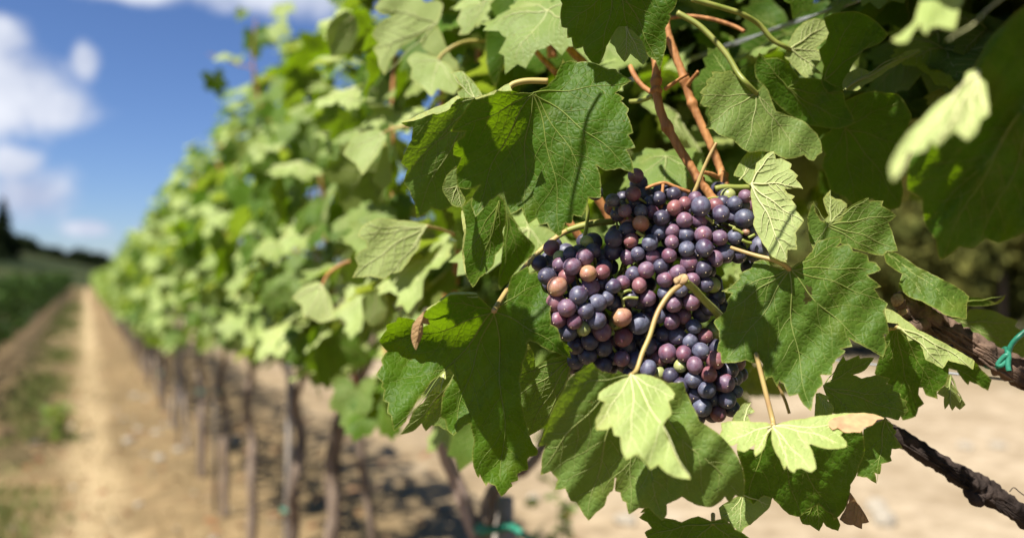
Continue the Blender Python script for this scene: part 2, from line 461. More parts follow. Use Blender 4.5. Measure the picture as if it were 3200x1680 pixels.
def hero_leaf(parent, O, tips, poly, d, tx=0, ty=0, cup=0, fold=0, ctrl=None, under=False, pale=0.0, label=None, flaps=(), pucker=0.6,
              pet=None, pet_r=(1.5, 1.2), pet_mat=None, holes=(), dry=False, step=9.0, veins=True, name='leaf', wave=2.4, teeth=True, palefn=None, tint_tip=None):
    """one vine leaf as a curved sheet at its own distance: outline and veins in photo pixels, tilt in mm per 100 px"""
    rs = random.Random(int(O[0] * 7 + O[1] * 13))
    wide = max(p[0] for p in poly) - min(p[0] for p in poly)
    Vs = []; Ts = []; MI = []; PA = []; EA = []; UV = []; off = 0
    mid = np.array(tips[len(tips) // 2][:2], float) - np.array(O, float); mid /= np.hypot(*mid)
    sheets = [dict(poly=poly, d=d, tx=tx, ty=ty, cup=cup, fold=fold, ctrl=ctrl, under=under, pale=pale, O=O, tips=tips, holes=holes)] + [dict(f) for f in flaps]
    for si, sh in enumerate(sheets):
        so = np.array(sh.get('O', O), float); st = sh.get('tips', []); fn = tps(sh['ctrl']) if sh.get('ctrl') else None
        pl = refine(sh['poly'], step * 1.3, 0.03 if teeth else 0.02, rs)
        V2, T, ed = tri_poly(pl, step, sh.get('holes', ()))
        sd_ = sh['d']; un = sh.get('under', False); pv = sh.get('pale', pale)
        vl = make_veins(so, st, pl, rs) if st and veins else []
        sx, sy = rs.random() * 50, rs.random() * 50
        def depth(X, Y):
            X = np.asarray(X, float); Y = np.asarray(Y, float)
            dx = (X - so[0]) / 100; dy = (Y - so[1]) / 100
            z = sh.get('tx', 0) * dx + sh.get('ty', 0) * dy + sh.get('cup', 0) * (dx * dx + dy * dy)
            pp = np.abs(-mid[1] * dx + mid[0] * dy); z = z + sh.get('fold', 0) * pp
            if fn is not None: z = z + fn(X, Y)
            wv = sh.get('wave', wave); w = wv * np.sin(X / 41 + sx) * np.cos(Y / 53 + sy) + wv * 0.5 * np.sin(X / 19 + sy + Y / 27)
            r = np.minimum(np.hypot(dx, dy) / 1.2, 1)
            return sd_ + (z + w * r) / 1000
        dv = np.full(len(V2), 60.0)
        for (q, a, b, k) in vl:
            for i in range(len(q) - 1):
                dv = np.minimum(dv, segdist(V2[:, 0], V2[:, 1], q[i][0], q[i][1], q[i + 1][0], q[i + 1][1]) * (1 if k == 0 else 1.25))
        sgn = 1 if un else -1
        pk = sgn * pucker * (1 - np.exp(-dv / 11.0)) / 1000
        pk += sgn * np.array([noise.noise(Vector((x / 15, y / 15, si))) for x, y in V2]) * 0.22 * pucker / 1000
        D = depth(V2[:, 0], V2[:, 1]) + pk
        V3 = Pn(V2[:, 0], V2[:, 1], D)
        # winding: 2D y is down, so ccw in (x, y-down) faces away from the camera
        T2 = T if un else T[:, ::-1]
        Vs.append(V3); Ts.append(T2 + off); off += len(V3); MI.append(np.full(len(T2), sh.get('mi', 0)))
        PA.append(np.clip(np.full(len(V2), pv) if palefn is None else palefn(V2[:, 0], V2[:, 1], pv), 0, 1)); EA.append(np.clip(1 - ed / (step * 0.9), 0, 1))
        UV.append((V2 + np.array([sx, sy]) * 20) * (sd_ / FPX * 100))
        for (q, a, b, k) in vl:
            q = np.array(q); DD = depth(q[:, 0], q[:, 1]) - (0.00025 if not un else 0.0005)
            p3 = Pn(q[:, 0], q[:, 1], DD)
            rad = np.linspace(a, b, len(q)) * (0.00085 if un else 0.00062)
            tv, tt = tube([Vector(p) for p in p3], list(rad), 5, False)
            Vs.append(tv); Ts.append(tt + off); off += len(tv); MI.append(np.ones(len(tt), int))
            PA.append(np.full(len(tv), pv)); EA.append(np.zeros(len(tv))); UV.append(np.zeros((len(tv), 2)))
        if si == 0: d_at = depth
    V = np.concatenate(Vs); T = np.concatenate(Ts)
    org = Vector(P(O[0], O[1], float(d_at(np.array([O[0]]), np.array([O[1]]))[0])))
    me = np_mesh(name, V - np.array(org), T, [M_DRY if dry else M_LEAF, M_VEIN if not dry else M_DRY] + ([M_SCORCH] if any('mi' in s for s in sheets) else []), np.concatenate(MI), {'pale': np.concatenate(PA), 'edge': np.concatenate(EA)}, np.concatenate(UV))
    o = link_obj(name, me, parent, org)
    if label: o['label'] = label
    if pet:
        path = [Vector(org)] + [P(*q) for q in pet]
        tube_obj('petiole', path, pet_r[1] / 1000, pet_r[0] / 1000, pet_mat or M_PET, o, 8, origin=org)
    return o

# ------------------------------------------------------------------ generic leaves for the canopy
def lobed_outline(n, seed):
    rs = random.Random(seed); out = []
    lob = [(0, 1.0), (58, 0.88), (-58, 0.88), (112, 0.74), (-112, 0.74)]
    lob = [(a + rs.uniform(-6, 6), r * rs.uniform(0.92, 1.08)) for a, r in lob]
    for i in range(n):
        a = -172 + 344 * i / (n - 1)
        r = 0.50
        for la, lr in lob:
            w = math.exp(-((a - la) / 27.0) ** 2); r = max(r, 0.50 + (lr - 0.50) * w)
        if abs(a) > 140: r *= 1 - 0.75 * (abs(a) - 140) / 32
        r *= (1.06 if i % 2 else 0.93) if abs(a) < 150 else 1
        out.append((r * math.sin(R(a)), r * math.cos(R(a))))
    return out
def leaf_template(seed, n, step, veins):
    """local: junction at origin, tip +y, upper face +z, unit = half leaf length"""
    rs = random.Random(seed)
    pl = np.array(lobed_outline(n, seed))
    V2, T, ed = tri_poly(pl, step)
    fold = rs.uniform(-0.35, 0.35); cup = rs.uniform(-0.3, 0.1); droop = rs.uniform(0.1, 0.5); tw = rs.uniform(-0.3, 0.3)
    def z(x, y):
        r2 = x * x + y * y
        return fold * np.abs(x) + cup * r2 - droop * np.maximum(y, 0) ** 2 * 0.5 - 0.25 * droop * x * x + tw * x * y + 0.05 * np.sin(x * 7 + seed) * np.cos(y * 6 + seed)
    V = np.stack([V2[:, 0], V2[:, 1], z(V2[:, 0], V2[:, 1])], 1)
    MI = np.zeros(len(T), int); E = np.clip(1 - ed / (step * 0.5), 0, 1) * (0.6 if veins else 0.3); UV = V2 * 5.0
    if veins:
        tips = [(0.9 * math.sin(R(a)) * r, 0.9 * math.cos(R(a)) * r) for a, r in ((0, 1), (58, .88), (-58, .88), (112, .72), (-112, .72))]
        for (q, a, b, k) in make_veins((0, 0), tips, pl, rs):
            q = np.array(q)
            tv, tt = tube([Vector((x, y, float(z(x, y)))) for x, y in q], list(np.linspace(a, b, len(q)) * 0.016), 4, False)
            T = np.concatenate([T, tt + len(V)]); V = np.concatenate([V, tv]); MI = np.concatenate([MI, np.ones(len(tt), int)])
            E = np.concatenate([E, np.zeros(len(tv))]); UV = np.concatenate([UV, np.zeros((len(tv), 2))])
    else:
        UV = V[:, :2] * 5.0
    return V, T.astype(np.int32), MI, E, UV
TPL_HI = [leaf_template(s, 46, 0.13, True) for s in range(6)]
TPL_MID = [leaf_template(20 + s, 34, 0.24, False) for s in range(6)]
TPL_LO = [leaf_template(40 + s, 17, 0.6, False) for s in range(5)]

def leaf_cloud(name, places, tpls, seed=0, mat=None):
    """places: (pos, normal, tip, size, pale) -> mesh"""
    rs = random.Random(seed)
    Vs = []; Ts = []; MI = []; PA = []; EA = []; UV = []; off = 0
    for (p, n, t, s, pa) in places:
        V, T, mi, E, uv = tpls[rs.randrange(len(tpls))]
        n = Vector(n).normalized(); t = Vector(t); t = (t - n * t.dot(n)).normalized(); x = t.cross(n)
        Mx = np.array([x, t, n])
        Vs.append(V * s @ Mx + np.array(p)); Ts.append(T + off); off += len(V); MI.append(mi)
        PA.append(np.full(len(V), pa)); EA.append(E); UV.append(uv + rs.random() * 40)
    return np_mesh(name, np.concatenate(Vs), np.concatenate(Ts), [mat or M_LEAF, M_VEIN], np.concatenate(MI),
                   {'pale': np.concatenate(PA), 'edge': np.concatenate(EA)}, np.concatenate(UV))

SUNFRAC = 1.0
def rand_leaf(rs, p, side, size=(0.045, 0.075)):
    if rs.random() < (0.5 if side < 0 else 0.3) * SUNFRAC:      # blades turned square to the sun, coloured paler to look sunlit
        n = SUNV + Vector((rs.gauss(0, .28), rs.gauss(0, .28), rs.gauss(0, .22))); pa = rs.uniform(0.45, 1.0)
    else:
        n = Vector((side * rs.uniform(-0.25, 1.0), rs.uniform(-0.8, 0.5), rs.uniform(-0.25, 0.75))); pa = rs.random() ** 2 * 0.4
    t = Vector((side * rs.uniform(0, 0.6), rs.uniform(-0.6, 0.6), -rs.uniform(0.5, 1.2)))
    return (p, n, t, rs.uniform(*size) * rs.uniform(0.75, 1.1), pa)

# ------------------------------------------------------------------ ground, hill, far wood
def ground_z(x, y):
    r = math.hypot(x, y)
    h = 0.0
    if y > 76:
        u = min(1, (y - 76) / 120.0); h += 5.6 * u * u * (3 - 2 * u) * max(0.04, min(1.6, 0.45 - 0.045 * x))
    if x > 12:
        u = min(1, (x - 12) / 60); h += 5 * u * u
    h += 0.025 * noise.noise(Vector((x * 0.9, y * 0.9, 0))) * min(1, r / 2) + 0.012 * noise.noise(Vector((x * 3.1, y * 3.1, 4)))
    h += -0.02 * math.exp(-((x - 0.02) / 0.2) ** 2)
    return h
def build_ground():
    ys = list(np.arange(-8, 14, 0.22)) + list(np.geomspace(14, 900, 70)); ys = [-700, -200, -60, -20] + ys
    xs = list(np.arange(-4, 8, 0.22)); xs = [-900, -300, -120, -60, -30, -15, -9, -6] + xs + [9, 10.5, 12, 15, 20, 28, 40, 60, 90, 150, 300, 900]
    V = np.array([(x, y, ground_z(x, y)) for y in ys for x in xs]); n = len(xs)
    T = []
    for j in range(len(ys) - 1):
        for i in range(n - 1):
            a = j * n + i; T += [(a, a + 1, a + n + 1), (a, a + n + 1, a + n)]
    m, nt, N, L = mat_new('dry_soil')
    out = N.new('ShaderNodeOutputMaterial'); pb = N.new('ShaderNodeBsdfPrincipled')
    tc = N.new('ShaderNodeTexCoord'); sep = N.new('ShaderNodeSeparateXYZ'); L.new(tc.outputs['Object'], sep.inputs[0])
    big = noise_(N, L, tc.outputs['Object'], 1.1, 5, 0.6); mid = noise_(N, L, tc.outputs['Object'], 7, 6, 0.65); fine = noise_(N, L, tc.outputs['Object'], 60, 4, 0.7)
    def ma(op, a, b):
        n_ = N.new('ShaderNodeMath'); n_.operation = op
        for i, v in enumerate((a, b)):
            if isinstance(v, (int, float)): n_.inputs[i].default_value = v
            else: L.new(v, n_.inputs[i])
        return n_.outputs[0]
    wx = ma('ADD', sep.outputs['X'], ma('MULTIPLY', ma('SUBTRACT', big.outputs['Fac'], 0.5), 0.35))
    soil = mixc(N, L, mrange(N, L, mid.outputs['Fac'], 0.32, 0.68), (0.075, 0.05, 0.022), (0.29, 0.20, 0.10))
    red = mrange(N, L, noise_(N, L, tc.outputs['Object'], 4.3, 4, 0.6).outputs['Fac'], 0.6, 0.68)
    soil = mixc(N, L, mrange(N, L, big.outputs['Fac'], 0.4, 0.62, 0.0, 0.6), soil, (0.055, 0.038, 0.017))
    soil = mixc(N, L, mixc_fac(N, L, red, 0.7), soil, (0.16, 0.055, 0.028))
    track = ma('MULTIPLY', ma('GREATER_THAN', 1.0, 0.0), mrange(N, L, ma('ABSOLUTE', ma('SUBTRACT', wx, 0.03), 0), 0.04, 0.20, 0.9, 0))
    soil = mixc(N, L, track, soil, mixc(N, L, mrange(N, L, mid.outputs['Fac'], 0.3, 0.7), (0.26, 0.19, 0.10), (0.42, 0.325, 0.19)))
    g1 = mrange(N, L, ma('ABSOLUTE', ma('ADD', wx, 0.38), 0), 0.05, 0.28, 1, 0)
    gn = mrange(N, L, noise_(N, L, tc.outputs['Object'], 1.6, 4, 0.65).outputs['Fac'], 0.42, 0.62)
    grass = ma('MULTIPLY', g1, gn)
    grass = ma('MULTIPLY', grass, mrange(N, L, sep.outputs['Y'], 3.0, 8.0, 0.45, 0.9))
    soil = mixc(N, L, grass, soil, mixc(N, L, mid.outputs['Fac'], (0.045, 0.06, 0.012), (0.10, 0.10, 0.03)))
    # the open field to the right: bleached and stony
    rt = mrange(N, L, sep.outputs['X'], 1.2, 2.6)
    field = mixc(N, L, mrange(N, L, mid.outputs['Fac'], 0.3, 0.7), (0.19, 0.145, 0.092), (0.44, 0.36, 0.255))
    vo = N.new('ShaderNodeTexVoronoi'); vo.inputs['Scale'].default_value = 1.7; L.new(tc.outputs['Object'], vo.inputs['Vector'])
    field = mixc(N, L, mrange(N, L, vo.outputs['Distance'], 0.13, 0.2, 0.7, 0), field, (0.46, 0.40, 0.31))
    field = mixc(N, L, mrange(N, L, big.outputs['Fac'], 0.42, 0.6, 0.0, 0.6), field, (0.17, 0.125, 0.075))
    soil = mixc(N, L, rt, soil, field)
    # far away: olive vineyards and scrub
    ln = N.new('ShaderNodeVectorMath'); ln.operation = 'LENGTH'; L.new(tc.outputs['Object'], ln.inputs[0])
    far = mrange(N, L, ln.outputs['Value'], 22, 45)
    farc = mixc(N, L, mrange(N, L, noise_(N, L, tc.outputs['Object'], 0.06, 4, 0.6).outputs['Fac'], 0.4, 0.6), (0.012, 0.020, 0.005), (0.036, 0.042, 0.012))
    lane = ma('MAXIMUM', mrange(N, L, ma('ABSOLUTE', sep.outputs['X'], 0), 0.6, 1.4, 0, 1), mrange(N, L, sep.outputs['Y'], 66, 78))
    soil = mixc(N, L, ma('MULTIPLY', far, lane), soil, farc)
    fr = mrange(N, L, sep.outputs['X'], 8.0, 11.0)
    soil = mixc(N, L, fr, soil, farc)
    nf = ma('MULTIPLY', mrange(N, L, fine.outputs['Fac'], 0.35, 0.65, 0.0, 0.35), ma('SUBTRACT', 1.0, far))
    soil = mixc(N, L, nf, soil, (0.28, 0.21, 0.115))
    L.new(soil, pb.inputs['Base Color']); pb.inputs['Roughness'].default_value = 0.95; pb.inputs['Specular IOR Level'].default_value = 0.1
    b = N.new('ShaderNodeBump'); b.inputs['Strength'].default_value = 0.8; b.inputs['Distance'].default_value = 0.03
    L.new(mid.outputs['Fac'], b.inputs['Height']); L.new(b.outputs[0], pb.inputs['Normal'])
    L.new(pb.outputs[0], out.inputs['Surface'])
    tag(link_obj('ground', np_mesh('ground', V, np.array(T), [m])), kind='structure')
build_ground()

M_FAR = simple_mat('far_foliage', (0.006, 0.011, 0.005), (0.020, 0.030, 0.009), 0.7, 0.9, 0.05)
M_SCRUB = simple_mat('scrub_foliage', (0.05, 0.07, 0.015), (0.17, 0.16, 0.04), 1.2, 0.8, 0.1, trans=0.2)
M_GRASS = simple_mat('grass_blade', (0.07, 0.12, 0.02), (0.20, 0.21, 0.06), 3, 0.6, 0.2, trans=0.3)
M_STRAW = simple_mat('dry_straw', (0.22, 0.16, 0.075), (0.34, 0.265, 0.14), 9, 0.8, 0.1)
M_STONE = simple_mat('pale_stone', (0.24, 0.205, 0.155), (0.40, 0.36, 0.29), 20, 0.85, 0.15, 0.6, 0.01)

M_LITTER = simple_mat('fallen_leaf', (0.10, 0.035, 0.018), (0.24, 0.12, 0.05), 6, 0.8, 0.15)
def flake_cloud(rs, n, fn, size):
    """n small leaf-clump triangles pairs placed by fn -> (point, size factor)"""
    V = []; T = []
    for i in range(n):
        p, k = fn(rs); s = size * k
        a = Vector((rs.gauss(0, 1), rs.gauss(0, 1), rs.gauss(0, 1))).normalized()
        b = a.orthogonal().normalized(); c = a.cross(b); q = rs.uniform(0, 6.28)
        e = (b * math.cos(q) + c * math.sin(q)) * s; f = (c * math.cos(q) - b * math.sin(q)) * s * 0.6
        o = len(V); p = Vector(p)
        V += [p - e, p + f + a * s * 0.15, p + e, p - f + a * s * 0.15]; T += [(o, o + 1, o + 2), (o, o + 2, o + 3)]
    return np.array([tuple(v) for v in V]), np.array(T)

def build_far():
    rs = random.Random(3)
    def wood(r):
        px = r.uniform(-500, 700); x = None
        D = r.uniform(185, 235)
        base = P(px, 840, D); gz = ground_z(base.x, base.y)
        hh = r.uniform(2.0, 3.4) * (1.0 + 0.25 * math.sin(px / 37) + 0.15 * math.sin(px / 13 + 1))
        if px > 330: hh *= 0.8
        return (base.x, base.y, gz + max(0, hh) * r.random() ** 0.6), r.uniform(0.6, 1.4)
    V, T = flake_cloud(rs, 22000, wood, 0.9)
    tag(link_obj('far_wood', np_mesh('far_wood', V, T, [M_FAR], smooth=False)), 'dark band of woodland along the ridge beyond the track', 'woodland', kind='stuff')
    # conifer at the left edge
    b = P(8, 840, 120); gz = ground_z(b.x, b.y); H = (840 - 612) / FPX * 120 + CAMZ - gz
    t = empty('conifer_tree', (b.x, b.y, gz), 'tall dark pointed conifer standing on the ridge at the left edge', 'tree')
    tv, tt = tube([Vector((0, 0, 0)), Vector((0.05, 0, H * 0.5)), Vector((0, 0, H * 0.97))], [0.28, 0.16, 0.03], 7)
    link_obj('trunk', np_mesh('trunk', tv, tt, [M_TRUNK]), t, t.location)
    def con(r):
        h = r.random() ** 1.25; a = r.uniform(0, 6.28); tier = 0.78 + 0.22 * math.sin(h * 55)
        rr = (1 - h) ** 0.85 * 2.6 * tier * r.random() ** 0.4 * (1 + 0.25 * math.sin(a * 3 + h * 9))
        return (rr * math.cos(a), rr * math.sin(a), H * (0.06 + 0.94 * h) - rr * 0.18), 1
    V, T = flake_cloud(rs, 5200, con, 0.34)
    link_obj('crown', np_mesh('crown', V, T, [M_FAR], smooth=False), t, t.location)
    # scrub at the far side of the field on the right
    spots = [(2800, 11.5, 2.9, 'yellowish scrub bush beyond the bare field, left of the others'), (2980, 12.5, 3.4, 'round olive bush in the middle of the scrub beyond the bare field'),
             (3130, 11.0, 2.6, 'small olive bush at the right edge of the photo beyond the field'), (3330, 12.5, 3.6, 'large bush just outside the right edge beyond the field'),
             (2650, 16, 4.2, 'dark tall bush behind the yellowish scrub'), (2380, 18, 4.5, 'broad bush behind the grape leaves beyond the field'), (2050, 22, 3.4, 'distant bush seen through gaps above the grapes')]
    for (px, D, h, lab) in spots:
        b = P(px, 840, D); gz = ground_z(b.x, b.y)
        t = empty('bush', (b.x, b.y, gz), lab, 'bush', 'bushes beyond the field')
        tv, tt = tube([Vector((0, 0, 0)), Vector((0.08, 0.03, h * 0.4)), Vector((0.02, 0.05, h * 0.7))], [0.06, 0.04, 0.015], 6)
        link_obj('trunk', np_mesh('trunk', tv, tt, [M_TRUNK]), t, t.location)
        cl = [(rs.uniform(-0.8, 0.8) * h * 0.6, rs.uniform(-0.5, 0.5) * h * 0.6, rs.uniform(0.3, 0.8) * h, rs.uniform(0.2, 0.38) * h) for _ in range(9)]
        def bf(r, cl=cl):
            c = cl[r.randrange(len(cl))]; v = Vector((r.gauss(0, 1), r.gauss(0, 1), r.gauss(0, 1))).normalized() * c[3] * r.random() ** 0.35
            return (c[0] + v.x, c[1] + v.y, max(0.02, c[2] + v.z)), r.uniform(0.6, 1.3)
        V, T = flake_cloud(rs, 4200, bf, 0.10)
        link_obj('crown', np_mesh('crown', V, T, [M_SCRUB], smooth=False), t, t.location)
build_far()

def build_ground_litter():
    rs = random.Random(11)
    # stones: four shapes, copied
    shapes = []
    for k in range(4):
        V = []; T = []
        bpy_me = bpy.data.meshes.new('stone')
        import bmesh
        bm = bmesh.new(); bmesh.ops.create_icosphere(bm, subdivisions=2, radius=1.0)
        for v in bm.verts:
            v.co *= 1 + 0.35 * noise.noise(v.co * 1.4 + Vector((k * 9, 0, 0))); v.co.z *= 0.55
        bm.to_mesh(bpy_me); bm.free(); bpy_me.materials.append(M_STONE); shapes.append(bpy_me)
    for i in range(96):
        if i < 50: x = rs.uniform(0.2, 0.95); y = rs.uniform(2.2, 8.5)
        elif i < 60: x = rs.uniform(-0.9, 0.2); y = rs.uniform(3, 8)
        else: x = rs.uniform(2.0, 5.5); y = rs.uniform(1.0, 4.5)
        s = (0.010 + 0.034 * rs.random() ** 2) * (2.0 if x > 2 else 1)
        o = link_obj('stone', shapes[rs.randrange(4)], None, (x, y, ground_z(x, y) + s * 0.2)); o.scale = (s, s * rs.uniform(0.6, 1), s); o.rotation_euler = (0, 0, rs.uniform(0, 6))
        if x > 2: tag(o, 'pale blurred stone on the bare field right of the vines', 'stone', 'stones on the bare field')
        elif x > 0.19: tag(o, 'small pale stone on the dry soil beside the vine trunks', 'stone', 'stones beside the vine trunks')
        else: tag(o, 'small stone on the left side of the track', 'stone', 'stones left of the track')
    # grass: green strip left of the wheel track, straw elsewhere
    def blades(n, fn, h, mat, name, lab):
        V = []; T = []
        for i in range(n):
            x, y, k = fn(); z = ground_z(x, y); a = rs.uniform(0, 6.28); hh = h * k * rs.uniform(0.5, 1.2); w = hh * 0.09
            dx, dy = math.cos(a) * w, math.sin(a) * w; lx, ly = rs.gauss(0, 0.35) * hh, rs.gauss(0, 0.35) * hh
            o = len(V); V += [(x - dx, y - dy, z - 0.005), (x + dx, y + dy, z - 0.005), (x + lx * 0.5 + dx * 0.7, y + ly * 0.5 + dy * 0.7, z + hh * 0.6), (x + lx, y + ly, z + hh)]
            T += [(o, o + 1, o + 2), (o, o + 2, o + 3)]
        tag(link_obj(name, np_mesh(name, np.array(V), np.array(T), [mat], smooth=False)), lab, 'grass', kind='stuff')
    def g1():
        while True:
            x = rs.gauss(-0.42, 0.16); y = 3 + 30 * rs.random() ** 1.6
            if noise.noise(Vector((x * 1.5, y * 0.8, 0))) > -0.1: return x, y, min(2.2, 0.8 + y * 0.04)
    blades(9000, g1, 0.05, M_GRASS, 'grass', 'low green grass strip left of the pale wheel track')
    def g2():
        x = rs.choice((rs.uniform(0.2, 1.6), rs.uniform(-1.0, -0.2), rs.uniform(-0.2, 0.2))); y = 1.8 + 12 * rs.random() ** 1.3
        return x, y, 1
    blades(7000, g2, 0.045, M_STRAW, 'dry_grass', 'dry straw scattered over the bare soil')
    pl = []
    for i in range(420):
        x = rs.choice((rs.uniform(0.15, 2.2), rs.uniform(-1.0, 0.1))); y = 1.8 + 9 * rs.random() ** 1.4
        pl.append(((x, y, ground_z(x, y) + 0.008), (rs.gauss(0, .35), rs.gauss(0, .35), 1), (rs.gauss(0, 1), rs.gauss(0, 1), 0), rs.uniform(0.02, 0.045), 0))
    me = leaf_cloud('leaf_litter', pl, TPL_LO, 9); me.materials.clear(); me.materials.append(M_LITTER)
    tag(link_obj('leaf_litter', me), 'fallen reddish brown vine leaves littering the soil', 'leaf litter', kind='stuff')
    # single green weed
    c = P(185, 1370, 1.0); dirv = c - Vector((0, 0, CAMZ)); k = CAMZ / -dirv.z; p = dirv * k
    t = empty('weed', (p.x, p.y, ground_z(p.x, p.y)), 'small bright green weed tuft on the soil left of the track', 'weed')
    pl = []
    for i in range(60):
        a = rs.uniform(0, 6.28); r = rs.uniform(0, 0.12)
        pl.append(((r * math.cos(a), r * math.sin(a), rs.uniform(0.02, 0.26)), (rs.gauss(0, .5), rs.gauss(0, .5), 1), (math.cos(a), math.sin(a), rs.uniform(-.2, .8)), rs.uniform(0.03, 0.05), 0.25))
    link_obj('leaves', leaf_cloud('leaves', pl, TPL_LO, 1), t, t.location)
    parts = []
    for i in range(9):
        a = rs.uniform(0, 6.28); parts.append(tube([Vector((0, 0, -0.01)), Vector((0.02 * math.cos(a), 0.02 * math.sin(a), 0.07)), Vector((0.06 * math.cos(a), 0.06 * math.sin(a), 0.15))], [0.003, 0.002, 0.001], 5))
    V, T = merge(parts); link_obj('stem', np_mesh('stem', V, T, [M_PETG]), t, t.location)
    # a second low weed under the near vines
    x, y = P(1740, 840, 2.6).x, P(1740, 840, 2.6).y
    t = empty('weed', (x, y, ground_z(x, y)), 'tall pale green weed behind the tied vine stem under the grapes', 'weed')
    pl = []
    for i in range(70):
        a = rs.uniform(0, 6.28); h = rs.uniform(0.1, 0.78); r = rs.uniform(0, 0.08)
        pl.append(((r * math.cos(a), r * math.sin(a), h), (rs.gauss(0, .5), rs.gauss(0, .5), 1), (math.cos(a), math.sin(a), rs.uniform(-.6, .4)), rs.uniform(0.02, 0.04), 0.25))
    link_obj('leaves', leaf_cloud('leaves', pl, TPL_LO, 2), t, t.location)
    V, T = tube([Vector((0, 0, -0.01)), Vector((0.01, 0, 0.4)), Vector((0.0, 0.02, 0.8))], [0.005, 0.003, 0.001], 5); link_obj('stem', np_mesh('stem', V, T, [M_PETG]), t, t.location)
build_ground_litter()

# ------------------------------------------------------------------ the row of vines
ROWX = 0.60
def canopy_places(rs, n, y0, y1, z0, z1, size, box=False):
    """leaves through a rounded hedge cross-section round ROWX (local: x and y about the vine)"""
    out = []
    for i in range(n):
        u = rs.random(); z = z0 + (z1 - z0) * u
        half = 0.30 * (1 - 0.75 * max(0, (u - 0.35) / 0.65) ** 1.5) * (0.75 + 0.25 * min(1, u / 0.15))
        if box: half = 0.24
        r = rs.random()
        if r < 0.52: x = -half * (1 - 0.35 * rs.random() ** 2); side = -1
        elif r < 0.8: x = half * (1 - 0.35 * rs.random() ** 2); side = 1
        else: x = half * rs.uniform(-0.7, 0.7); side = -1 if x < 0 else 1
        y = rs.uniform(y0, y1)
        x += 0.16 * noise.noise(Vector((y * 2.6, z * 2.6, z0 * 7)))
        l = rand_leaf(rs, (x, y, z), side, size)
        if u > 0.85: l = (l[0], Vector(l[1]) + Vector((0, 0, 0.8)), l[2], l[3], l[4])
        out.append(l)
    return out
def trunk_mesh(rs, h, r=0.024):
    p = [Vector((0, 0, -0.03))]; x = y = 0
    for k in range(1, 7):
        x += rs.gauss(0, 0.018); y += rs.gauss(0, 0.028); p.append(Vector((x, y, h * k / 6)))
    parts = [tube(smooth_path(p, 4), list(np.linspace(r * 1.15, r * 0.85, 25)), 9, True, 0.35, rs.random() * 40)]
    for s in (-1, 1):
        q = [p[-1] + Vector((0, 0, -0.02)), p[-1] + Vector((rs.gauss(0, .02), s * 0.09, 0.07)), p[-1] + Vector((rs.gauss(0, .03), s * 0.22, 0.13 + rs.gauss(0, 0.02))), p[-1] + Vector((rs.gauss(0, .03), s * 0.38, 0.14 + rs.gauss(0, 0.03)))]
        parts.append(tube(smooth_path(q, 4), list(np.linspace(r * 0.75, r * 0.4, 13)), 7, True, 0.3, rs.random() * 40))
    return merge(parts)

